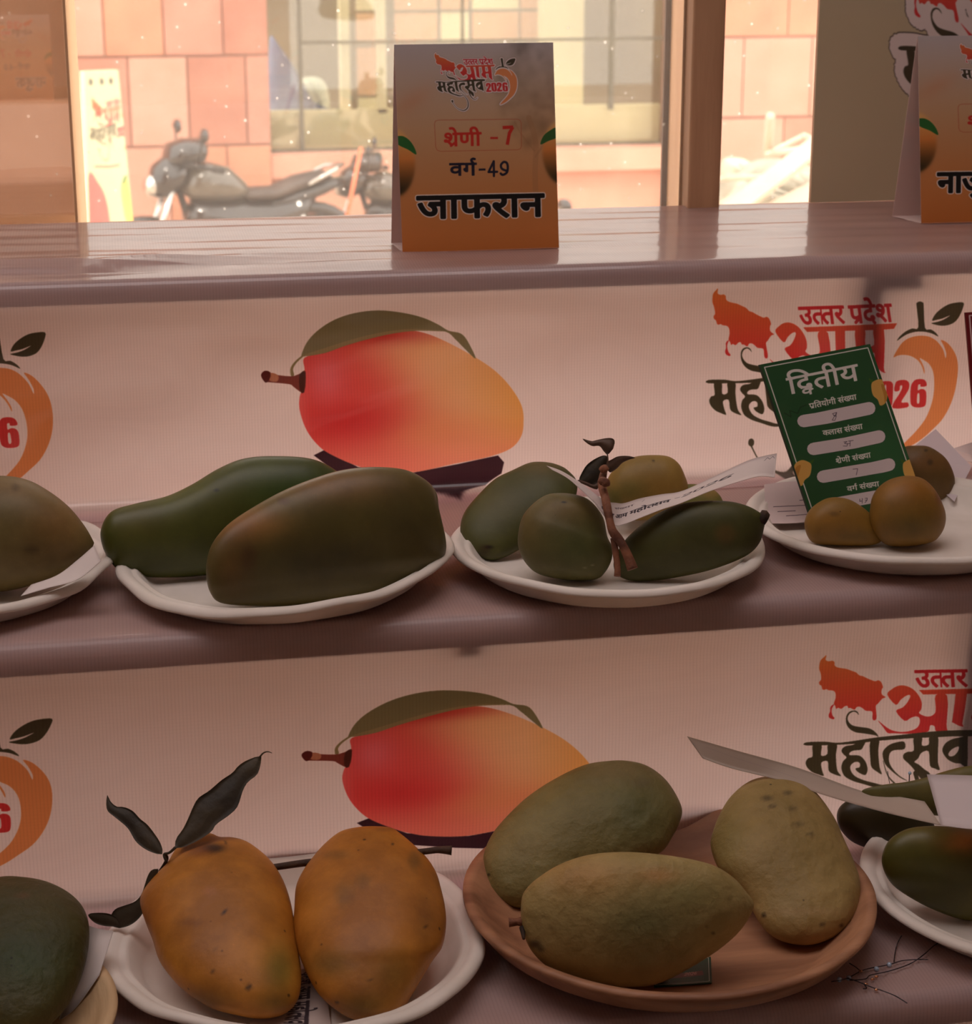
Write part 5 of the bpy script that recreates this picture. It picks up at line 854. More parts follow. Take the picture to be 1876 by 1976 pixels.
MG[11] = outline_mango(ze([(0, 1145), (120, 1145), (240, 1165), (340, 1205), (420, 1260), (475, 1330), (502, 1420), (500, 1540), (470, 1680), (420, 1800), (360, 1900), (270, 1990), (130, 2060), (-60, 2070), (-230, 1980), (-350, 1780), (-380, 1540), (-330, 1320), (-200, 1190)]), ze([(-20, 2075)])[0], ze([(60, 1140)])[0], PL[8][2], (80, 74, 32), [(60, 1720, (110, 30), (92, 84, 56), .6), (40, 1850, (90, 60), (44, 70, 28), .7), (45, 1728, (14, 6), (120, 84, 56), .5)], 'large dark green mango cut by the left edge on the lower step', 'pale', kd=.72, shear=.9, group=GRP1)
MG[12] = outline_mango(ze([(790, 1290), (810, 1220), (880, 1130), (940, 1070), (990, 990), (1050, 920), (1120, 893), (1190, 900), (1240, 920), (1310, 922), (1390, 945), (1470, 1000), (1540, 1070), (1600, 1170), (1640, 1290), (1665, 1430), (1690, 1600), (1700, 1720), (1680, 1840), (1620, 1910), (1540, 1940), (1440, 1945), (1330, 1925), (1200, 1890), (1080, 1820), (980, 1730), (900, 1620), (860, 1500), (820, 1400)]), ze([(1560, 1940)])[0], ze([(1080, 900)])[0], PL[5][2], (212, 140, 50), [(410, 1637, (27, 10), (52, 28, 16), 1), (380, 1642, (26, 12), (150, 86, 44), .7), (480, 1905, 6, (20, 12, 8), 1), (413, 1832, 3, (30, 20, 10), 1), (410, 1877, 3, (30, 20, 10), 1), (540, 1870, (34, 50), (130, 120, 44), .8), (400, 1930, (60, 26), (110, 86, 40), .6), (530, 1935, (40, 20), (104, 84, 34), .7), (300, 1760, (30, 50), (190, 112, 40), .6), (405, 1720, (14, 10), (222, 150, 96), .8), (415, 1736, 3, (90, 50, 30), 1), (436, 1625, 3, (60, 40, 20), 1), (356, 1632, 6, (104, 56, 30), .9), (433, 1760, 2, (40, 20, 10), 1), (370, 1780, (26, 8), (160, 100, 44), .6)], 'left of the two big yellow mangoes, with a dark scar near its top', 'yellow', kd=.78, shear=.9, group=GRP1)
MG[13] = outline_mango(zf([(140, 1330), (150, 1200), (190, 1110), (240, 1040), (310, 960), (400, 890), (500, 865), (600, 860), (690, 870), (750, 910), (820, 970), (890, 1040), (940, 1120), (965, 1200), (990, 1310), (997, 1420), (975, 1540), (920, 1620), (860, 1720), (800, 1820), (750, 1900), (680, 1940), (560, 1975), (470, 1950), (380, 1900), (280, 1810), (210, 1690), (160, 1560), (135, 1430)]), zf([(590, 1975)])[0], zf([(560, 860)])[0], PL[5][2], (210, 136, 48), [(665, 1725, (20, 26), (150, 104, 48), .7), (700, 1700, (14, 16), (150, 108, 50), .6), (650, 1650, (30, 10), (160, 112, 52), .6), (712, 1890, 4, (16, 10, 6), 1), (640, 1860, (50, 30), (124, 100, 46), .7), (760, 1880, (50, 50), (128, 104, 46), .6), (700, 1940, (60, 30), (100, 88, 36), .7), (820, 1780, (20, 60), (150, 100, 44), .6), (818, 1766, 2.5, (30, 20, 10), 1), (822, 1790, 2.5, (30, 20, 10), 1), (757, 1628, 2.5, (40, 24, 12), 1), (745, 1600, (20, 5), (150, 96, 44), .6), (800, 1660, (12, 20), (140, 104, 48), .7), (650, 1935, 3, (40, 24, 12), 1)], 'right of the two big yellow mangoes, rounder and blotched', 'yellow', kd=.8, shear=.9, group=GRP1)
MG[14] = outline_mango(zg([(163, 560), (170, 490), (210, 410), (290, 320), (370, 250), (480, 180), (600, 125), (700, 108), (780, 107), (860, 125), (930, 170), (980, 230), (1018, 310), (1010, 370), (980, 430), (930, 500), (820, 550), (640, 620), (480, 700), (340, 742), (250, 718), (185, 655)]), zg([(190, 660)])[0], zg([(960, 170)])[0], PL[6][2], (148, 136, 84), [(1230, 1560, (70, 70), (104, 108, 64), .75), (1010, 1630, (70, 40), (160, 142, 86), .6), (1190, 1490, (70, 20), (146, 132, 92), .6), (943, 1688, 3, (30, 20, 10), 1), (1240, 1510, (20, 10), (128, 116, 84), .5)], 'pale green mango at the back left of the brown palm leaf plate', 'pale', kd=.62, shear=.55, group=GRP1)
MG[15] = outline_mango(zg([(325, 730), (340, 670), (400, 610), (500, 550), (620, 512), (760, 500), (900, 508), (1050, 530), (1160, 560), (1240, 610), (1290, 665), (1328, 722), (1310, 780), (1260, 850), (1180, 920), (1080, 985), (960, 1050), (860, 1080), (720, 1082), (600, 1060), (500, 1030), (420, 980), (360, 910), (330, 820)]), zg([(325, 800)])[0], zg([(1330, 725)])[0], PL[6][2], (176, 154, 98), [(1120, 1690, (90, 40), (196, 150, 86), .8), (1270, 1690, (40, 16), (200, 146, 84), .7), (1250, 1780, (90, 50), (130, 130, 84), .8), (1280, 1850, (100, 40), (120, 110, 70), .6), (1033, 1822, (13, 9), (48, 34, 24), .85), (1044, 1832, (7, 5), (40, 28, 20), .8), (1366, 1790, 3, (60, 40, 20), 1), (1376, 1800, 2, (60, 40, 20), .9), (1330, 1730, (60, 30), (150, 146, 92), .6)], 'pale yellow green mango at the front of the brown palm leaf plate', 'pale', kd=.62, group=GRP1)
MG[16] = outline_mango(zg([(1143, 480), (1150, 420), (1180, 340), (1230, 260), (1310, 195), (1400, 172), (1480, 175), (1560, 210), (1620, 270), (1680, 360), (1720, 450), (1760, 540), (1785, 620), (1785, 700), (1760, 780), (1700, 850), (1620, 890), (1540, 902), (1450, 885), (1385, 845), (1340, 785), (1300, 710), (1240, 640), (1175, 570)]), zg([(1600, 900)])[0], zg([(1390, 172)])[0], PL[6][2], (174, 148, 92), [(1480, 1540, (12, 6), (92, 76, 48), .8), (1520, 1530, (10, 5), (92, 76, 48), .8), (1490, 1556, (8, 4), (80, 66, 44), .8), (1530, 1560, (10, 5), (96, 78, 48), .7), (1540, 1590, (12, 5), (96, 78, 48), .6), (1565, 1610, (8, 4), (80, 66, 40), .7), (1474, 1766, 5, (30, 20, 14), 1), (1587, 1784, 5, (30, 20, 14), 1), (1624, 1786, 4, (40, 26, 18), 1), (1560, 1760, (70, 8), (190, 160, 112), .7), (1400, 1620, (40, 80), (140, 128, 66), .6), (1560, 1810, (80, 30), (160, 118, 66), .6)], 'blunt pale olive mango standing at the right of the brown palm leaf plate', 'pale', kd=.68, shear=.8, group=GRP1)
MG[18] = outline_mango(zh([(845, 900), (870, 840), (950, 800), (1080, 790), (1230, 830), (1340, 920), (1340, 1010), (1230, 1070), (1080, 1080), (940, 1040), (865, 970)]), zh([(845, 900)])[0], zh([(1350, 970)])[0], PL[7][2], (60, 50, 24), [], 'very dark mango under the folded slip at the lower right', 'green', kd=.7, group=GRP1, lift=.003)
MG[19] = outline_mango(zh([(1080, 1150), (1090, 1070), (1130, 1010), (1210, 965), (1320, 950), (1450, 955), (1600, 975), (1740, 1040), (1800, 1150), (1770, 1290), (1670, 1390), (1546, 1440), (1400, 1405), (1250, 1335), (1130, 1250)]), zh([(1085, 1110)])[0], zh([(1800, 1250)])[0], PL[7][2], (92, 88, 28), [(1860, 1620, (40, 22), (206, 126, 50), .9), (1790, 1610, (60, 20), (130, 116, 40), .7), (1800, 1720, (80, 60), (66, 66, 22), .6)], 'olive mango with an orange blush at the lower right edge', 'green', kd=.62, group=GRP1)
MG[20] = outline_mango(zh([(975, 772), (1080, 738), (1200, 722), (1300, 700), (1400, 668), (1520, 640), (1650, 640), (1760, 700), (1800, 790), (1700, 880), (1500, 900), (1300, 890), (1100, 850)]), zh([(975, 772)])[0], zh([(1800, 780)])[0], PL[7][2]+.05, (112, 106, 56), [(1830, 1500, (60, 30), (130, 110, 44), .6)], 'olive mango at the back, stacked behind the white slip at the lower right', 'dull', kd=.5, group=GRP1, lift=.0)
# stems, scars and beaks as parts
def nub(m, pts, rad, mat='scar', name='stem_stub'):
    v, f = tube_vf(catmull(pts, 4, False), list(np.interp(np.linspace(0, 1, (len(pts)-1)*4+1), np.linspace(0, 1, len(rad)), rad)), 10); return put(name, v, f, M[mat], m)
_, D7, at7 = MG[7]; p = onD(1470, 1000, D7); nub(MG[7][0], [onD(1466, 996, D7), onD(1473, 999, D7), onD(1481, 1003, D7)], [.0055, .0065, .0045])
_, D15, at15 = MG[15]; nub(MG[15][0], [onD(1012, 1778, D15), onD(998, 1779, D15), onD(982, 1780, D15)], [.004, .0026, .0034], 'twig')
nub(MG[15][0], [onD(1008, 1790, D15-.004), onD(1011, 1812, D15-.012)], [.0022, .001])
p = onD(1452, 1741, D15); nub(MG[15][0], [onD(1444, 1742, D15), p], [.004, .0008], 'palm_light', 'beak')
# ------------------------------------------------------------------ leaves, twigs
def leaf(name, pts, A, B, Df, mat, parent, fold=.18, NS=26, thick=.0004, wavy=0):
    """leaf blade from its outline; Df(x, y) gives the distance of each point; the two halves meet in a raised midrib"""
    O = catmull(pts, 6); A, B = np.array(A, float), np.array(B, float); ax = B-A; ax /= np.linalg.norm(ax); pr = np.array([-ax[1], ax[0]])
    S = (O-A) @ ax; T = (O-A) @ pr; V = []; NC = 7
    for i in range(NS+1):
        s = S.min()+(S.max()-S.min())*(.001+.998*i/NS); ts = []
        for a in range(len(S)):
            b = (a+1) % len(S)
            if (S[a]-s)*(S[b]-s) <= 0 and S[a] != S[b]: ts.append(T[a]+(T[b]-T[a])*(s-S[a])/(S[b]-S[a]))
        lo, hi = (min(ts), max(ts)) if len(ts) > 1 else (T[int(np.argmin(abs(S-s)))],)*2
        for k in range(NC):
            u = k/(NC-1); q = A+ax*s+pr*(lo+(hi-lo)*u); d = Df(q[0], q[1])
            V.append(CAM+ray(*q)*(d+(abs(u-.5)*2-1)*fold*(hi-lo)/2*d/F_PX+wavy*math.sin(i*.9+3*u)))
    N0 = len(V); off = -ray(938, 988)*thick; V += [v+off for v in V]; Fc = []
    for i in range(NS):
        for k in range(NC-1):
            a = i*NC+k; Fc.append((a, a+1, a+NC+1, a+NC)); Fc.append((a+N0, a+NC+N0, a+NC+1+N0, a+1+N0))
    ring = list(range(NC))+[i*NC+NC-1 for i in range(1, NS+1)]+[NS*NC+k for k in range(NC-2, -1, -1)]+[i*NC for i in range(NS-1, 0, -1)]
    for a, b in zip(ring, ring[1:]+ring[:1]): Fc.append((a, b, b+N0, a+N0))
    return put(name, V, Fc, mat, parent)
def px_tube(name, pts, D, wid, mat, parent, smooth=4, n=12):
    """a twig along picture points; D and wid (in picture units) may vary along it"""
    P = catmull(pts, smooth, False); m = len(P); Ds = np.interp(np.linspace(0, 1, m), np.linspace(0, 1, np.size(D)), np.atleast_1d(D)) if np.size(D) > 1 else np.full(m, float(np.atleast_1d(D)[0]))
    Ws = np.interp(np.linspace(0, 1, m), np.linspace(0, 1, np.size(wid)), np.atleast_1d(wid)) if np.size(wid) > 1 else np.full(m, float(np.atleast_1d(wid)[0]))
    v, f = tube_vf([onD(x, y, d) for (x, y), d in zip(P, Ds)], [w_/2*d/F_PX for w_, d in zip(Ws, Ds)], n); return put(name, v, f, mat, parent)
# twig with leaves across the third plate
D5 = MG[5][1]; D7 = MG[7][1]; D6 = MG[6][1]; DT = min(D5, D7)-.035
tw = empty('mango_twig', tuple(onD(1175, 1000, DT)), 'brown broken twig with small dark leaves lying over the green mangoes', 'twig')
px_tube('stem', zc([(905, 235), (890, 290), (885, 345), (905, 420), (922, 510), (945, 600), (990, 660), (1030, 740), (1058, 815)]), [DT+.045, DT+.03, DT+.01, DT, DT-.002, DT-.004], [9, 15, 17, 16, 17, 15, 19, 17, 19, 22], M['twig'], tw)
px_tube('stem', zc([(950, 640), (962, 720), (972, 800), (972, 855)]), [DT+.002, DT-.002], [13, 13, 12, 14], M['twig'], tw)
px_tube('knot', zc([(868, 330), (885, 320), (905, 330), (912, 350)]), DT+.012, [10, 18, 20, 10], M['twig'], tw); px_tube('knot', zc([(875, 262), (895, 250), (915, 262)]), DT+.03, [10, 18, 12], M['twig'], tw)
leaf('leaf', zc([(775, 78), (810, 88), (850, 95), (838, 90), (900, 76), (940, 75), (957, 92), (950, 130), (932, 155), (915, 168), (895, 150), (870, 120), (830, 120), (795, 100)]), zc([(775, 78)])[0], zc([(930, 160)])[0], lambda x, y: DT+.05, M['leaf_brown'], tw, .5)
px_tube('petiole', zc([(915, 165), (918, 200), (912, 245)]), DT+.047, [2.5, 3, 4], M['leaf_brown'], tw)
leaf('leaf', zc([(755, 312), (772, 268), (800, 225), (845, 192), (895, 172), (915, 185), (912, 240), (900, 290), (870, 325), (820, 345), (775, 335)]), zc([(760, 330)])[0], zc([(905, 175)])[0], lambda x, y: DT+.06+(1175-x)*.0001, M['leaf'], tw, .3)
leaf('leaf', zc([(912, 215), (940, 195), (975, 178), (1030, 175), (1072, 186), (1040, 196), (1000, 215), (965, 250), (925, 268)]), zc([(912, 250)])[0], zc([(1072, 186)])[0], lambda x, y: DT+.055+(x-1175)*.0002, M['leaf_brown'], tw, .4)
leaf('leaf', zc([(745, 312), (790, 318), (840, 335), (885, 300), (870, 340), (855, 365), (800, 345)]), zc([(745, 312)])[0], zc([(870, 345)])[0], lambda x, y: DT+.04, M['leaf_brown'], tw, .4)
# leafy twig behind the yellow mangoes
DY = max(MG[12][1], MG[13][1])+.035
t2 = empty('leafy_twig', tuple(onD(330, 1680, DY)), 'dark twig with long wavy leaves behind the yellow mangoes', 'twig')
px_tube('stem', [(286, 1710), (360, 1690), (450, 1684), (533, 1673), (598, 1664), (700, 1655), (811, 1644), (845, 1640), (872, 1641)], DY, [9, 10, 12, 13, 14, 13, 12, 13, 19], M['twig_dark'], t2)
px_tube('stem', [(286, 1710), (310, 1680), (322, 1658), (318, 1648)], [DY, DY, DY-.01], [8, 7, 6], M['twig_dark'], t2)
def lD(x, y): return DY-.01+(1650-y)*.00012
leaf('leaf', ze([(605, 685), (603, 765), (650, 810), (720, 870), (770, 950), (840, 1000), (915, 1018), (907, 960), (870, 900), (830, 850), (790, 818), (750, 775), (700, 752), (660, 750), (625, 722)]), ze([(605, 685)])[0], ze([(915, 1018)])[0], lD, M['leaf'], t2, .25)
leaf('leaf', ze([(1470, 465), (1390, 490), (1345, 520), (1310, 560), (1250, 600), (1180, 660), (1120, 700), (1090, 750), (1060, 820), (1030, 880), (1000, 920), (985, 970), (1010, 985), (1100, 950), (1190, 893), (1220, 850), (1290, 800), (1340, 750), (1370, 660), (1400, 610), (1450, 570), (1468, 520)]), ze([(985, 985)])[0], ze([(1475, 465)])[0], lD, M['leaf'], t2, .2)
px_tube('leaf_tip', ze([(1466, 470), (1485, 448), (1510, 440), (1535, 448)]), lD(510, 1460), [4, 3, 2.5, 1], M['leaf'], t2)
px_tube('petiole', ze([(990, 980), (955, 1010), (925, 1020), (940, 1060)]), DY-.01, [6, 5, 5, 6], M['leaf'], t2)
leaf('leaf', ze([(630, 1355), (655, 1325), (700, 1308), (760, 1285), (800, 1240), (830, 1150), (855, 1108), (895, 1106), (860, 1190), (830, 1280), (800, 1360), (740, 1415), (660, 1435), (620, 1400)]), ze([(640, 1390)])[0], ze([(885, 1106)])[0], lambda x, y: DY-.012, M['leaf'], t2, .2)
leaf('leaf', ze([(500, 1356), (560, 1348), (620, 1355), (660, 1380), (665, 1420), (610, 1425), (550, 1412), (512, 1385)]), ze([(500, 1360)])[0], ze([(665, 1405)])[0], lambda x, y: DY-.014, M['leaf'], t2, .2)

# ------------------------------------------------------------------ paper slips
def ribbon(name, upper, lower, Du, Dl, mat_img, label, n=40, thick=.0003, sag=0):
    """paper sheet between an upper and a lower edge (picture points), each edge with its own distances along it"""
    U, L_ = catmull(upper, 8, False), catmull(lower, 8, False)
    def at(P, t): k = t*(len(P)-1); i = min(int(k), len(P)-2); f = k-i; return P[i]*(1-f)+P[i+1]*f
    V = []; UV = []; m = 6
    for i in range(n+1):
        t = i/n; a, b = at(U, t), at(L_, t); da = np.interp(t, np.linspace(0, 1, len(Du)), Du); db = np.interp(t, np.linspace(0, 1, len(Dl)), Dl)
        pa, pb = onD(*a, da), onD(*b, db)
        for k in range(m+1): u = k/m; V.append(pa*(1-u)+pb*u+np.array([0, 0, -sag*math.sin(math.pi*u)])); UV.append((t, 1-u))
    N0 = len(V); nn = np.array([0, 0, -thick]); V += [v+nn for v in V]; UV = UV+UV; c = m+1; Fc = []
    for i in range(n):
        for k in range(m): a = i*c+k; Fc.append((a, a+1, a+c+1, a+c)); Fc.append((a+N0, a+c+N0, a+c+1+N0, a+1+N0))
    ring = list(range(c))+[i*c+m for i in range(1, n+1)]+[n*c+k for k in range(m-1, -1, -1)]+[i*c for i in range(n-1, 0, -1)]
    for a, b in zip(ring, ring[1:]+ring[:1]): Fc.append((a, b, b+N0, a+N0))
    mt = print_mat(name+'_paper', img_from(name+'_art', mat_img.a), .65, translucent=.15) if isinstance(mat_img, Canvas) else mat_img
    o = put(name, V, Fc, mt); me = o.data; uvl = me.uv_layers.new(name='UVMap')
    for pz in me.polygons:
        for li in pz.loop_indices: uvl.data[li].uv = UV[me.loops[li].vertex_index]
    if label: tag(o, label, 'paper slip', 'entry slips on the plates')
    return o
BKT = (58, 44, 50)
c1 = slip_canvas([('t', ('प~देश आम महो/तसव', (250, 128), (560, 112), 62, 3.2, BKT)), ('t', ('सं/खया', (330, 52), (440, 46), 26, 1, (110, 90, 90))), ('s', ([(290, 66), (300, 40)], 1.5, (110, 90, 90))), ('s', ([(470, 50), (478, 30)], 1.5, (110, 90, 90)))] + [('s', ([(190, 200+12*k), (250+60*k, 196+12*k)], 3, (110, 92, 92))) for k in range(2)]+[('s', ([(20, 90), (60, 108), (120, 130)], 4, BKT))], 860, 240)
digits(c1, '-2026', 570, 96, 34, 6, BKT)
c1.stroke([(800, 60), (812, 30), (822, 52), (836, 26), (846, 48)], 2.5, (90, 80, 90))
ribbon('paper_slip', zc([(572, 230), (660, 262), (760, 325), (850, 392), (905, 432), (960, 440), (1010, 442), (1100, 415), (1220, 392), (1335, 374), (1500, 300), (1700, 205), (1800, 175), (1874, 160)]),
       zc([(602, 252), (690, 300), (770, 370), (840, 440), (885, 500), (950, 566), (1010, 560), (1100, 525), (1220, 478), (1335, 440), (1500, 372), (1700, 308), (1780, 290), (1862, 296)]),
       [DT+.045, DT+.03, DT+.02, DT+.03, DT+.05, DT+.055, DT+.05], [DT+.03, DT+.015, DT+.006, DT+.012, DT+.02, DT+.03, DT+.035], c1, 'long printed slip draped under the twig and rising to the right', 60)
# slip lying behind the award card
c2 = slip_canvas([('s', ([(260, 120), (420, 108)], 4, BKT)), ('s', ([(60, 160), (330, 150)], 4, (90, 70, 76))), ('s', ([(90, 190), (220, 184)], 4, (90, 70, 76))), ('s', ([(150, 215), (460, 205)], 4, (90, 70, 76)))], 600, 260, (226, 204, 200))
D4 = PL[4]; dz4 = lambda x, y: float(np.dot(onZ(x, y, D4[2]+.006)-CAM, FWD))
def flat(name, quad, zs, cv, label):
    P = [onZ(x, y, z) for (x, y), z in zip(quad, zs)]
    o = sheet_quad(name, P, print_mat(name+'_paper', img_from(name+'_art', cv.a), .65, translucent=.12), None, .0003, nx=8, ny=4, curve=lambda u, v: np.array([0, 0, .0012*math.sin(5*u+3*v)]))
    tag(o, label, 'paper slip', 'entry slips on the plates'); return o
flat('paper_slip', [(1475, 935), (1622, 925), (1640, 1000), (1478, 1010)], [D4[2]+.022, D4[2]+.02, D4[2]+.008, D4[2]+.008], c2, 'printed slip lying under the left side of the green award card')
c3_ = slip_canvas([], 300, 200, (226, 212, 214)); c3_.stroke([(150+40*math.cos(a), 60+30*math.sin(a)) for a in np.linspace(0, 6.3, 20)], 4, (130, 120, 160)); c3_.poly([[(150+14*math.cos(a), 62+12*math.sin(a)) for a in np.linspace(0, 6.2, 12)]], (110, 100, 150), .7)
sheet = sheet_quad('paper_slip', [onY(1740, 880, 1.70), onY(1806, 828, 1.72), onY(1875, 900, 1.655), onY(1842, 968, 1.60)], print_mat('slip_seal_paper', img_from('slip_seal_art', c3_.a), .65, translucent=.12), None, .0003); tag(sheet, 'slip with a round blue seal leaning behind the dark mango', 'paper slip', 'entry slips on the plates')
sheet = sheet_quad('paper_slip', [onY(1838, 866, 1.735), onY(1960, 825, 1.735), onY(1960, 905, 1.70), onY(1866, 890, 1.70)], M['paper'], None, .0003); tag(sheet, 'blank bluish slip at the right edge against the upper riser', 'paper slip', 'entry slips on the plates')
# folded slip at the left plate
D1 = MG[1][1]
ribbon('paper_slip', [(60, 1128), (110, 1110), (150, 1080), (182, 1052)], [(40, 1150), (90, 1135), (150, 1118), (195, 1082)], [D1-.05, D1-.03, D1-.02], [D1-.06, D1-.05, D1-.045], M['paper'], 'small folded white slip under the olive mango at the left', 16)
c4 = slip_canvas([('s', ([(300, 90), (330, 70), (340, 110), (300, 130), (350, 140)], 3, (80, 70, 110)))], 400, 260, (208, 200, 204))
D11 = MG[11][1]
ribbon('paper_slip', ze([(500, 1420), (560, 1440), (640, 1450)]), ze([(330, 1960), (430, 1880), (560, 1700)]), [D11+.03, D11+.02, D11+.015], [D11-.02, D11-.015, D11-.01], M['paper'], 'plain slip between the dark green mango and the left palm leaf plate', 16)
# slip under the yellow mangoes
c5 = slip_canvas([('t', ('प~देश आम महो/तसव', (30, 40), (360, 36), 60, 3, BKT))], 400, 130, (206, 188, 180))
z5 = PL[5][2]
flat('paper_slip', [(622, 1860), (640, 1985), (470, 1992), (560, 1880)], [z5+.004, z5+.003, z5+.003, z5+.004], c5, 'printed slip lying flat between the two yellow mangoes')
# long slip and white slip lower right
DR = MG[16][1]-.0
c6 = slip_canvas([('s', ([(60, 60), (300, 120)], 3, (190, 170, 165)))], 700, 200, (206, 188, 172))
ribbon('paper_slip', zh([(70, 485), (330, 560), (650, 650), (975, 768), (1180, 800), (1300, 822)]), zh([(150, 598), (300, 650), (560, 715), (800, 795), (1100, 880), (1385, 945)]), [DR+.03, DR+.045, DR+.05, DR+.03], [DR+.03, DR+.04, DR+.03, DR+.01], c6, 'long blank slip bridging the palm leaf plate and the right-hand plate', 30)
c7 = slip_canvas([('t', ('प~ित', (270, 185), (360, 180), 30, 2, (150, 110, 110))), ('t', ('सं/खया', (270, 235), (380, 230), 30, 2, (150, 110, 110))), ('t', ('श~ेणी', (310, 320), (400, 316), 30, 2, (120, 80, 84)))], 700, 420, (236, 222, 222))
DW = MG[19][1]-.05
ribbon('paper_slip', zh([(1312, 682), (1546, 688), (1800, 700), (1950, 705)]), zh([(1385, 945), (1546, 965), (1800, 970), (1950, 975)]), [DW+.05, DW+.05], [DW, DW], c7, 'white printed slip standing on the blushed mango at the right edge', 16)

# ------------------------------------------------------------------ award cards
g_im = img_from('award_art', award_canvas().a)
def lean_card(px4, zb, lean, mat, name, label, edge):
    """flat board: bottom corners on height zb, top leaning back"""
    TL, TR, BR, BL = px4; bl, br = onZ(*BL, zb), onZ(*BR, zb); ux = (br-bl); ux[2] = 0; ux /= np.linalg.norm(ux)
    back = np.array([-ux[1], ux[0], 0]); nrm = -back*math.cos(lean)+np.array([0, 0, 1])*math.sin(lean)
    def hit(x, y): r = ray(x, y); return CAM+r*(np.dot(bl-CAM, nrm)/np.dot(r, nrm))
    return sheet_quad(name, [hit(*TL), hit(*TR), hit(*BR), hit(*BL)], [mat, edge], None, .0028)
M['edge_green'] = noise_mat('award_edge', (24, 46, 26), (34, 60, 34), 20, .6); M['edge_red'] = noise_mat('award_edge_red', (96, 20, 28), (120, 28, 34), 20, .6)
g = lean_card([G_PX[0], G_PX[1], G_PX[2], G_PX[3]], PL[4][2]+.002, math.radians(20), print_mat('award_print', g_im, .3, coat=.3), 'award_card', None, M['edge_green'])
for pz in g.data.polygons:
    if pz.index >= 1: pz.material_index = 1
tag(g, 'green second prize card with white lettering, tilted in the right-hand plate', 'card')
rc = Canvas(400, 640, (120, 28, 34)); rc.stroke(np.array([(14, 14), (386, 14), (386, 626), (14, 626), (14, 14)], float), 5, (232, 210, 206))
r_ = sheet_quad('award_card', [onY(1863, 603, 1.735), onY(2080, 590, 1.735), onY(2104, 880, 1.70), onY(1887, 895, 1.70)], [print_mat('award_red_print', img_from('award_red_art', rc.a), .3), M['edge_red']], None, .0028)
for pz in r_.data.polygons:
    if pz.index >= 1: pz.material_index = 1
tag(r_, 'maroon award card with a white border line, cut by the right edge', 'card')
mc = Canvas(300, 220, (16, 60, 36)); mc.stroke(np.array([(6, 6), (286, 6), (286, 206), (6, 206), (6, 6)], float), 3, (230, 224, 214)); mc.poly([[(60, 120), (250, 112), (256, 150), (64, 160)]], (120, 50, 48)); digits(mc, '2026', 150, 118, 22, 4, (220, 150, 140))
z6 = PL[6][2]
o = sheet_quad('award_card', [onZ(1270, 1858, z6+.0012), onZ(1372, 1848, z6+.0012), onZ(1374, 1898, z6+.0012), onZ(1262, 1906, z6+.0012)], [print_mat('award_small_print', img_from('award_small_art', mc.a), .3), M['edge_green']], None, -.0008)
tag(o, 'green award card lying flat in the palm leaf plate, mostly under the front mango', 'card')

# ------------------------------------------------------------------ wire lights on the lower cloth
M['wire'] = noise_mat('dark_wire', (60, 52, 56), (84, 74, 78), 40, .35, metallic=.8)
M['bead'] = noise_mat('glass_bead', (170, 200, 230), (190, 215, 240), 40, .05, coat=1, spec=1); M['chip'] = noise_mat('copper_chip', (222, 150, 104), (240, 176, 130), 40, .25, metallic=.7)
ww = empty('wire_light_strand', tuple(onZ(1680, 1900, Z1+.001)), 'tangle of thin dark wire with tiny glass beads on the lower cloth', 'light strand')
zw = Z((1620, 1480), 3.984)
def zwire(pts, r=.0004, h=.0016): 
    q = [onZ(x, y, Z1+h+.0022*math.sin(i*1.3)**2) for i, (x, y) in enumerate(catmull(zw(pts), 4, False))]
    return tube_vf(q, r, 6)
for ps in ([(-60, 1650), (60, 1625), (190, 1560), (380, 1520), (480, 1490), (600, 1480), (680, 1481)], [(420, 1500), (430, 1420), (450, 1350), (480, 1295)], [(80, 1640), (200, 1630), (240, 1600), (380, 1570), (540, 1515), (640, 1450), (720, 1380), (780, 1340)], [(75, 1508), (120, 1535), (165, 1570)], [(60, 1625), (130, 1645), (240, 1690), (330, 1720), (430, 1760), (520, 1815)], [(180, 1660), (210, 1700), (185, 1705)]):
    v, f = zwire(ps); put('wire', v, f, M['wire'], ww)
def ball(name, c, r, mat, parent, sx=1):
    V = []; Fc = []; n, m = 10, 7
    for j in range(1, m):
        for k in range(n): a, b = math.pi*j/m, 2*math.pi*k/n; V.append((c[0]+r*sx*math.sin(a)*math.cos(b), c[1]+r*math.sin(a)*math.sin(b), c[2]+r*math.cos(a)))
    V += [(c[0], c[1], c[2]+r), (c[0], c[1], c[2]-r)]; t, bt = len(V)-2, len(V)-1
    for j in range(m-2):
        for k in range(n): Fc.append((j*n+k, (j+1)*n+k, (j+1)*n+(k+1) % n, j*n+(k+1) % n))
    for k in range(n): Fc.append((t, k, (k+1) % n)); Fc.append((bt, (m-2)*n+(k+1) % n, (m-2)*n+k))
    return put(name, V, Fc, mat, parent)
for x, y in ((72, 1622), (285, 1553), (383, 1521), (0, 1634)): c = onZ(*zw([(x, y)])[0], Z1+.002); ball('bead', c, .0019, M['bead'], ww)
for x, y in ((165, 1570), (285, 1612), (255, 1632), (205, 1670), (285, 1712)): c = onZ(*zw([(x, y)])[0], Z1+.0022); ball('chip', c, .0009, M['chip'], ww, 1.8)
w2 = empty('wire_light_strand', tuple(onZ(1724, 1520, Z1+.03)), 'short bead wire poking up behind the folded slip at the right', 'light strand')
px_tube('wire', [(1713, 1488), (1715, 1500), (1717, 1512)], MG[20][1]+.0, 1.4, M['wire'], w2); px_tube('wire', [(1755, 1494), (1755, 1503), (1754, 1512)], MG[20][1]+.0, 2, M['wire'], w2)
ball('bead', onD(1756, 1492, MG[20][1]), .0014, M['bead'], w2)

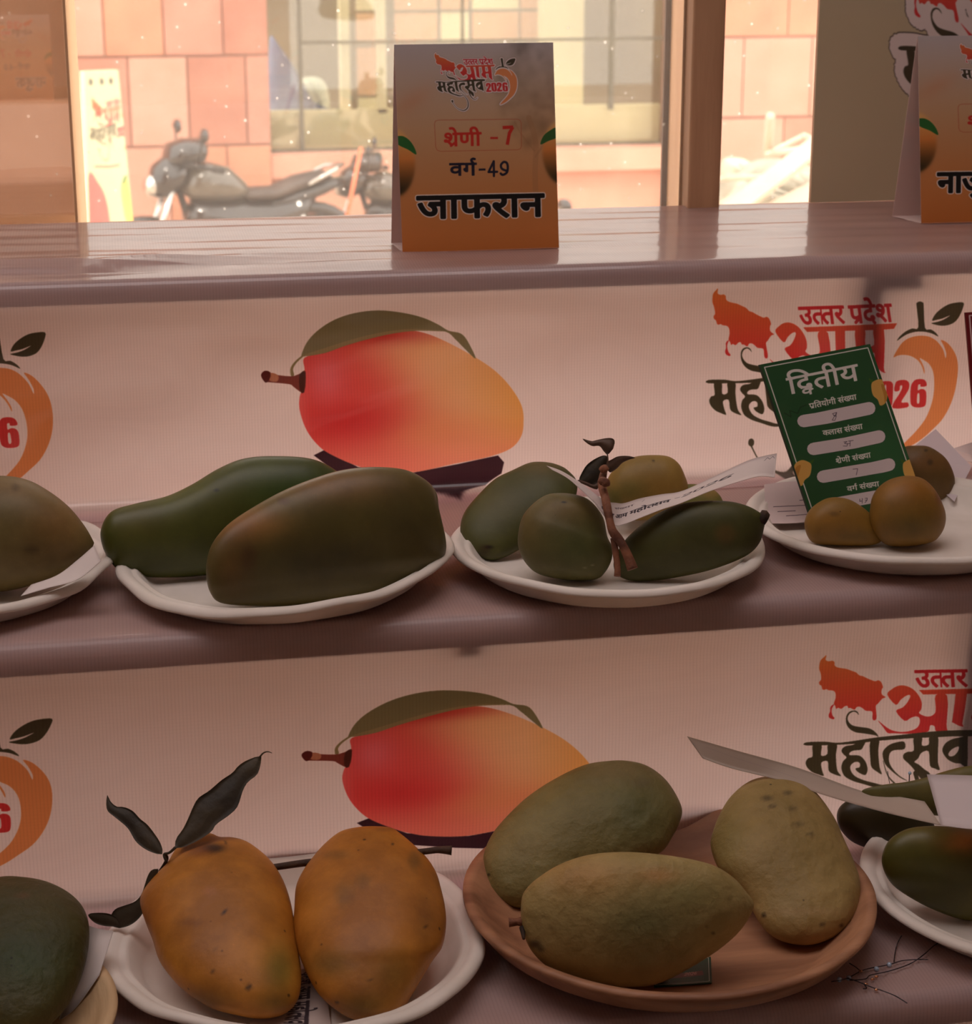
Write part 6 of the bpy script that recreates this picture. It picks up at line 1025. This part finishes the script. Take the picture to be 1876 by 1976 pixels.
# ------------------------------------------------------------------ outside: sandstone building, shop front, motorcycles
GZ = -2.15
GM = noise_mat('yard_paving', (206, 186, 164), (226, 206, 184), .8, .8)
g_ = box('ground', -14, 26, 2.4, 34, GZ-.2, GZ, GM); tag(g_, kind='structure')
o = box('base_wall', RX0-.1, RX1+.1, 2.12, 2.3, GZ, -.1, M['plaster']); tag(o, kind='structure')
YW = 20.0
def X_at(px, Y=YW): return onY(px, 200, Y)[0]
def Z_at(py, Y=YW, px=900): return onY(px, py, Y)[2]
stone = [noise_mat('sandstone', c1_, c2_, 2.2, .8, .3, 12, detail=6) for c1_, c2_ in (((180, 124, 106), (192, 138, 120)), ((194, 146, 126), (206, 156, 138)), ((166, 110, 92), (182, 126, 106)), ((188, 128, 102), (202, 142, 114)))]
M['joint'] = noise_mat('stone_joint', (150, 112, 98), (166, 126, 110), 3, .9)
def stone_wall(name, xa, xb, Y, z0, z1, tw_, th, label, zstart=None, back=.5):
    root = empty(name, ((xa+xb)/2, Y, z0), label, 'wall')
    box('wall_core', xa, xb, Y+.03, Y+back, z0, z1, M['joint'], root)
    me_cache = {}; z = z0; r = 0
    z = z0 if zstart is None else zstart-th*math.ceil((zstart-z0)/th)
    while z < z1-.05:
        h = min(th, z1-z); x = xa-(.37*tw_ if r % 2 else 0); 
        while x < xb-.04:
            a, b = max(x, xa), min(x+tw_, xb)
            if b-a > .05:
                o_ = box('stone_slab', a+.008, b-.008, Y+random.uniform(-.006, .004), Y+.03, z+.012, z+h-.012, random.choice(stone), root)
            x += tw_
        z += h; r += 1
    return root
stone_wall('stone_wall', -11.5, X_at(521), YW, GZ, GZ+5.0, .56, .855, 'pink sandstone slab wall left of the shop front, beyond the window', Z_at(270))
stone_wall('stone_wall', X_at(1300), X_at(1300)+7.0, YW, GZ, GZ+5.0, .72, .80, 'pink sandstone slab wall right of the window post, beyond the glass', Z_at(238))
# plinth and shop front
sf = empty('shop_front', (X_at(900), YW+.6, GZ), 'glass shop front on a low plinth behind the motorcycles', 'shop front')
M['plinth'] = noise_mat('pink_plinth', (206, 150, 128), (220, 166, 144), 2, .8); M['cream'] = noise_mat('cream_paint', (226, 220, 180), (234, 228, 192), 2, .7)
M['olive'] = noise_mat('olive_wall', (112, 100, 68), (124, 112, 78), 1.2, .8); M['tan'] = noise_mat('tan_tile_reflection', (214, 170, 128), (226, 184, 142), 2, .8); M['dark_frame'] = noise_mat('dark_frame', (92, 88, 74), (104, 100, 84), 4, .5)
xa, xb = X_at(521), X_at(1300)
box('plinth', xa, xb, YW+.15, YW+5.2, GZ, Z_at(335), M['plinth'], sf); box('ledge', xa, xb, YW+.02, YW+.3, Z_at(336), Z_at(293), M['plinth'], sf)
box('stall_floor', xa, xb, YW+.62, YW+5.2, Z_at(335)+.01, Z_at(285), M['cream'], sf); box('low_panel', xa, xb, YW+.5, YW+.6, Z_at(292), Z_at(218), M['cream'], sf)
box('back_wall', xa-.6, X_at(1640), YW+3.0, YW+3.2, Z_at(300), 3.4, M['olive'], sf)
box('column', X_at(672), X_at(690), YW+.55, YW+.75, Z_at(225), 3.2, M['cream'], sf); box('column', X_at(1085), X_at(1165), YW+.9, YW+1.2, Z_at(225), 3.2, M['cream'], sf)
box('column', X_at(742), X_at(760), YW+.5, YW+.6, Z_at(225), 3.2, M['cream'], sf)
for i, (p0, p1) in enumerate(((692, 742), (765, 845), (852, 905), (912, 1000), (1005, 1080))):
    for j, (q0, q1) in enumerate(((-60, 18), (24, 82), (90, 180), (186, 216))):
        box('tile_reflection', X_at(p0, YW+1.6), X_at(p1, YW+1.6), YW+1.6, YW+1.66, Z_at(q1, YW+1.6), Z_at(q0, YW+1.6), M['tan'] if (i+j) % 3 else M['cream'], sf)  # added panels whose colours imitate tile reflections in the shop glass
box('mullion', X_at(586), X_at(593), YW+.40, YW+.46, Z_at(296), 3.2, M['dark_frame'], sf); box('mullion', X_at(1195), X_at(1203), YW+.40, YW+.46, Z_at(225), 3.2, M['dark_frame'], sf)
box('transom', X_at(593), xb, YW+.41, YW+.45, Z_at(87), Z_at(82), M['dark_frame'], sf); box('transom', xa, xb, YW+.41, YW+.45, Z_at(296), Z_at(291), M['dark_frame'], sf)
box('mullion', X_at(905), X_at(910), YW+.41, YW+.45, Z_at(225), 3.2, M['dark_frame'], sf)
gm = glass_mat('shop_glass', (.98, .97, .92), .04); box('shop_pane', xa, X_at(586), YW+.43, YW+.435, Z_at(292), 3.2, gm, sf); box('shop_pane', X_at(593), xb, YW+.43, YW+.435, Z_at(292), 3.2, gm, sf)
box('lintel', xa, xb, YW, YW+.5, 2.2, GZ+5.0, M['plinth'], sf)
# blue cloth and pale bag inside the shop
BL = noise_mat('blue_cloth', (92, 118, 178), (124, 150, 204), 3, .7, .6, 6)
def drape(name, px, Y, th, mat, parent):
    O = catmull(px, 4); P = [np.array(onY(x, y, Y)) for x, y in O]; c = sum(P)/len(P); V = []; Fc = []; rings = [(1, 0), (.96, .45), (.78, .8), (.45, 1.), (0.001, 1.08)]; n = len(P)
    for sc, d in rings:
        for i, p_ in enumerate(P): q = c+(p_-c)*sc; V.append(q+np.array([0, -th*d*(1+.25*math.sin(i*1.9)), 0]))
    for r in range(len(rings)-1):
        for k in range(n): Fc.append((r*n+k, r*n+(k+1) % n, (r+1)*n+(k+1) % n, (r+1)*n+k))
    Fc.append(tuple(reversed(range(n)))); return put(name, V, Fc, mat, parent)
o = drape('blue_cloth', [(520, 78), (535, 85), (560, 120), (585, 170), (612, 210), (650, 228), (702, 240), (700, 247), (640, 245), (560, 235), (522, 238)], YW+1.3, .25, BL, None); tag(o, 'blue cloth heaped inside the shop front', 'cloth')
o = drape('white_bag', [(578, 160), (595, 148), (620, 152), (633, 175), (634, 215), (618, 230), (590, 220)], YW+1.9, .2, noise_mat('pale_bag', (200, 210, 190), (216, 224, 206), 3, .7), None); tag(o, 'pale rounded bag behind the blue cloth in the shop', 'bag')
# made-up banded pier outside, its tones imitating room reflections in the pane
pr_ = empty('reflected_bands', (X_at(60, 14), 14, GZ), 'made-up banded pier behind the tinted left window pane', 'pier')
M['band_d'] = noise_mat('brown_reflection_band', (150, 116, 88), (164, 130, 102), 2, .85); M['band_l'] = noise_mat('pale_reflection_band', (190, 160, 140), (200, 170, 150), 2, .85)
def zz(py): return Z_at(py, 14, 60)
box('upper_band', X_at(-200, 14), X_at(147, 14), 14, 14.5, zz(192), 3.0, M['band_d'], pr_); box('middle_band', X_at(-200, 14), X_at(156, 14), 13.95, 14.5, zz(352), zz(192), M['band_l'], pr_)
box('lower_band', X_at(-200, 14), X_at(160, 14), 13.9, 14.5, GZ, zz(352), M['band_d'], pr_)
# printed standee
sc_ = Canvas(200, 620, (206, 202, 168)); yy, xx = np.mgrid[0:620, 0:200]
sc_.poly([[(0, 330), (40, 340), (80, 420), (90, 620), (0, 620)]], (226, 110, 104), smooth=4); sc_.poly([[(150, 350), (190, 330), (200, 420), (200, 500), (160, 470), (145, 400)]], (240, 206, 110), smooth=4); sc_.poly([[(150, 350), (170, 325), (195, 320), (180, 345)]], (110, 150, 80))
for x in (30, 95, 150): sc_.poly([[(x+12*math.cos(a), 32+11*math.sin(a)) for a in np.linspace(0, 6.1, 10)]], (90, 92, 80))
draw_logo(sc_, affine_fit([(1540, 1240), (1900, 1240), (1540, 1600)], [(8, 60), (160, 60), (8, 270)])); sc_.stroke([(30, 292), (150, 288)], 6, (120, 116, 96))
YS = 11.0
st_ = sheet_quad('printed_standee', [onY(163, 138, YS), onY(228, 135, YS+.25), onY(266, 520, YS+.25), onY(175, 520, YS)], [print_mat('standee_print', img_from('standee_art', sc_.a), .5), M['cream']], None, .03)
for pz in st_.data.polygons:
    if pz.index >= 1: pz.material_index = 1
tag(st_, 'tall cream printed standee with a red figure, beside the left window bar', 'standee')
zb_ = min((st_.matrix_world @ Vector(v.co)).z if False else v.co.z+st_.location.z for v in st_.data.vertices)
box('stand_foot', st_.location.x-.05, st_.location.x+.12, YS-.02, YS+.30, GZ, zb_+.04, M['dark_frame'], st_)

# motorcycles: built once round the origin, along +x, then copied
M['tyre'] = noise_mat('tyre_rubber', (40, 38, 38), (56, 54, 52), 10, .7); M['black_paint'] = noise_mat('black_paint', (26, 25, 27), (36, 34, 35), 5, .25, coat=.8); M['chrome'] = noise_mat('bright_metal', (206, 204, 200), (226, 224, 220), 5, .18, metallic=.9); M['seat'] = noise_mat('seat_vinyl', (66, 56, 52), (84, 72, 66), 5, .5); M['engine'] = noise_mat('engine_metal', (58, 56, 54), (92, 88, 84), 12, .4, metallic=.6); M['tank_paint'] = noise_mat('grey_tank_paint', (70, 66, 58), (88, 82, 72), 4, .2, coat=1); M['rod'] = noise_mat('orange_rod', (226, 120, 84), (236, 134, 96), 5, .5)
def loc_put(name, vf, mat, parent): 
    o_ = link(name, mesh(name, *vf), mat, parent); return o_
def torus_vf(R, r, cx, cz, n=36, m=10):
    V = []; Fc = []
    for i in range(n):
        a = 2*math.pi*i/n
        for j in range(m): b = 2*math.pi*j/m; V.append((cx+(R+r*math.cos(b))*math.cos(a), r*math.sin(b), cz+(R+r*math.cos(b))*math.sin(a)))
    for i in range(n):
        for j in range(m): Fc.append((i*m+j, i*m+(j+1) % m, ((i+1) % n)*m+(j+1) % m, ((i+1) % n)*m+j))
    return V, Fc
def blob_vf(st, n=18):
    """loft of ellipses: (x, z, half height, half width)"""
    V = []; Fc = []
    for x, z, h, w_ in st:
        for k in range(n): a = 2*math.pi*k/n; V.append((x, w_*math.cos(a), z+h*math.sin(a)))
    for i in range(len(st)-1):
        for k in range(n): Fc.append((i*n+k, i*n+(k+1) % n, (i+1)*n+(k+1) % n, (i+1)*n+k))
    Fc += [tuple(reversed(range(n))), tuple(range((len(st)-1)*n, len(st)*n))]; return V, Fc
def make_bike(label, parts_small=True):
    r = empty('motorcycle', (0, 0, 0), label, 'motorcycle', 'motorcycles parked outside')
    for nm, cx in (('front_wheel', -.66), ('rear_wheel', .64)):
        wh = loc_put(nm, torus_vf(.26, .05, cx, .31), M['tyre'], r)
        loc_put('hub', join_vf([tube_vf([(cx, -.07, .31), (cx, .07, .31)], .05, 12)]+[tube_vf([(cx, 0, .31), (cx+.23*math.cos(a), 0, .31+.23*math.sin(a))], .012, 6) for a in np.arange(6)*math.pi/3]), M['chrome'], wh)
    loc_put('fork', join_vf([tube_vf([(-.66, s, .31), (-.42, s, .95)], .024, 10) for s in (-.09, .09)]), M['chrome'], r)
    loc_put('front_fender', join_vf([tube_vf([(-.66+.33*math.cos(a), 0, .31+.33*math.sin(a)) for a in np.linspace(.5, 2.4, 10)], .05, 10)]), M['black_paint'], r)
    loc_put('fairing', blob_vf([(-.60, .92, .03, .04), (-.56, .93, .12, .12), (-.46, .96, .16, .15), (-.36, .98, .12, .13), (-.30, .98, .04, .06)]), M['black_paint'], r)
    loc_put('headlight', blob_vf([(-.63, .90, .05, .05), (-.60, .90, .08, .09), (-.54, .91, .09, .10)]), M['chrome'], r)
    loc_put('windscreen', blob_vf([(-.47, 1.08, .04, .08), (-.44, 1.11, .09, .15), (-.33, 1.13, .10, .17), (-.20, 1.14, .09, .16), (-.17, 1.14, .05, .10)]), M['black_paint'], r)
    loc_put('handlebar', join_vf([tube_vf([(-.22, -.36, 1.04), (-.34, -.22, 1.06), (-.38, 0, 1.02), (-.34, .22, 1.06), (-.22, .36, 1.04)], .016, 8), tube_vf([(-.22, -.36, 1.04), (-.16, -.42, 1.03)], .022, 8), tube_vf([(-.22, .36, 1.04), (-.16, .42, 1.03)], .022, 8)]), M['tyre'], r)
    for s in (-1, 1):
        mi = loc_put('mirror', blob_vf([(-.30, 1.28, .01, .02), (-.28, 1.28, .05, .08), (-.26, 1.28, .05, .08), (-.25, 1.28, .01, .02)]), M['black_paint'], r); 
        for v_ in mi.data.vertices: v_.co.y += s*.34
        loc_put('mirror_stalk', tube_vf([(-.30, s*.26, 1.06), (-.29, s*.32, 1.18), (-.28, s*.34, 1.26)], .008, 6), M['tyre'], mi)
    loc_put('fuel_tank', blob_vf([(-.36, .88, .03, .05), (-.30, .90, .12, .13), (-.16, .91, .15, .17), (0, .88, .13, .15), (.12, .83, .07, .10), (.16, .81, .02, .04)]), M['tank_paint'], r)
    loc_put('seat', blob_vf([(.08, .80, .02, .08), (.16, .80, .05, .13), (.34, .80, .05, .14), (.52, .86, .06, .13), (.72, .90, .05, .10), (.80, .90, .02, .04)]), M['seat'], r)
    loc_put('tail', blob_vf([(.30, .72, .04, .11), (.50, .76, .07, .11), (.74, .82, .06, .09), (.90, .86, .03, .05)]), M['black_paint'], r)
    loc_put('side_panel', blob_vf([(-.34, .66, .05, .08), (-.28, .66, .13, .15), (0, .62, .15, .17), (.30, .62, .14, .17), (.56, .68, .10, .14), (.66, .74, .03, .06)]), M['black_paint'], r)
    loc_put('belly_pan', blob_vf([(-.40, .40, .06, .08), (-.34, .38, .16, .15), (0, .34, .14, .16), (.30, .34, .10, .14), (.36, .34, .03, .08)]), M['black_paint'], r)
    loc_put('grab_rail', tube_vf([(.58, -.13, .86), (.80, -.12, .96), (.90, 0, .98), (.80, .12, .96), (.58, .13, .86)], .014, 8), M['chrome'], r)
    loc_put('engine', join_vf([blob_vf([(-.26, .50, .06, .10), (-.20, .50, .16, .14), (.02, .46, .17, .15), (.18, .44, .13, .13), (.24, .44, .05, .08)]), blob_vf([(-.24, .66, .04, .07), (-.18, .66, .09, .10), (-.02, .66, .09, .10), (.04, .66, .03, .07)])]), M['engine'], r)
    loc_put('frame', join_vf([tube_vf([(-.40, 0, .95), (-.30, 0, .60), (-.16, 0, .30), (.20, 0, .28), (.34, 0, .50), (.40, 0, .72)], .026, 8), tube_vf([(.64, -.08, .31), (.25, -.08, .42)], .022, 8), tube_vf([(.64, .08, .31), (.25, .08, .42)], .022, 8)]), M['tyre'], r)
    loc_put('exhaust', tube_vf([(-.20, -.13, .40), (-.05, -.15, .22), (.20, -.16, .24), (.45, -.17, .32), (.85, -.17, .44)], [.02, .022, .03, .045, .045], 12), M['chrome'], r)
    loc_put('shock', join_vf([tube_vf([(.60, s, .34), (.50, s, .74)], .026, 10) for s in (-.11, .11)]), M['chrome'], r)
    loc_put('rear_fender', tube_vf([(.64+.36*math.cos(a), 0, .31+.36*math.sin(a)) for a in np.linspace(-.1, 1.7, 10)], .045, 10), M['black_paint'], r)
    return r
b0 = make_bike('black and grey motorcycle outside, whole, just left of the middle card')
def seat_bike(b, px, py_top, Y, rz, s=1.0):
    q = onY(px, 350, Y); b.location = (q[0], Y, GZ); b.rotation_euler = (0, 0, rz); b.scale = (s, s, s)
def copy_tree(o_, parent=None):
    c = o_.copy(); COL.objects.link(c); c.parent = parent
    for ch in [x for x in bpy.data.objects if x.parent == o_]: copy_tree(ch, c)
    return c
b1 = copy_tree(b0); b1['label'] = 'second motorcycle outside, its front showing between the first and the card'
b2 = copy_tree(b0); b2['label'] = 'third motorcycle outside, low in the glass just right of the middle card'
seat_bike(b0, 440, 290, 18.0, math.radians(14), 1.2); seat_bike(b1, 775, 290, 18.6, math.radians(-12)); seat_bike(b2, 1200, 380, 14.5, math.radians(24))
rd = tube('orange_rod', [onY(668, 425, 17.2), onY(697, 285, 17.4)], .018, M['rod']); tag(rd, 'thin orange rod leaning in front of the second motorcycle', 'rod')
rd.data.update()
# pale planks and pipes heaped outside on the right
M['pale'] = noise_mat('bleached_timber', (206, 188, 168), (220, 202, 184), 3, .8); M['scrap'] = noise_mat('grey_scrap', (150, 146, 128), (190, 184, 168), 6, .8, .5, 12)
def plank(a, b, wd, nm, label, cat, mat='pale', grp='planks and pipes heaped outside'):
    o_ = put(nm, *tube_vf([a, (np.array(a)+np.array(b))/2, b], wd, 4 if nm == 'plank' else 10), M[mat], None, nm != 'plank'); tag(o_, label, cat, grp); return o_
YP = 9.0
def yp(x, y, Y=YP): return onY(x, y, Y)
for i, (a, b, wd, nm, lb, ct) in enumerate([((1380, 432), (1600, 262), .055, 'plank', 'broad pale plank sloping up to the right, topmost of the heap', 'plank'), ((1440, 440), (1650, 330), .06, 'plank', 'broad pale plank at the lower right of the heap', 'plank'), ((1392, 408), (1530, 318), .05, 'plank', 'pale plank at the left of the heap beside the window post', 'plank'),
      ((1487, 224), (1481, 298), .022, 'pipe', 'short white upright pipe above the heap', 'pipe'), ((1481, 298), (1575, 283), .016, 'pipe', 'thin white pipe lying level on the heap', 'pipe'), ((1484, 296), (1552, 262), .014, 'pipe', 'thin white pipe rising to the right from the upright', 'pipe'), ((1552, 262), (1578, 276), .016, 'pipe', 'short bent white pipe end at the right of the heap', 'pipe'), ((1392, 345), (1500, 340), .014, 'pipe', 'thin white rod low at the left of the heap', 'pipe')]):
    plank(yp(*a, YP-.25+.1*i), yp(*b, YP+.1+.1*i), wd, nm, lb, ct)
sc2 = drape('rubble_heap', [(1390, 440), (1392, 345), (1420, 335), (1450, 312), (1500, 305), (1540, 320), (1600, 330), (1640, 440)], YP+1.5, .6, M['scrap'], None); tag(sc2, 'grey rubble heap under the pale planks outside', 'rubble')
sk = drape('white_sack', [(1392, 350), (1394, 308), (1430, 305), (1448, 318), (1440, 345), (1415, 356)], YP+2.4, .2, M['pale'], None); tag(sk, 'bright white sack on the heap beside the window post', 'sack')
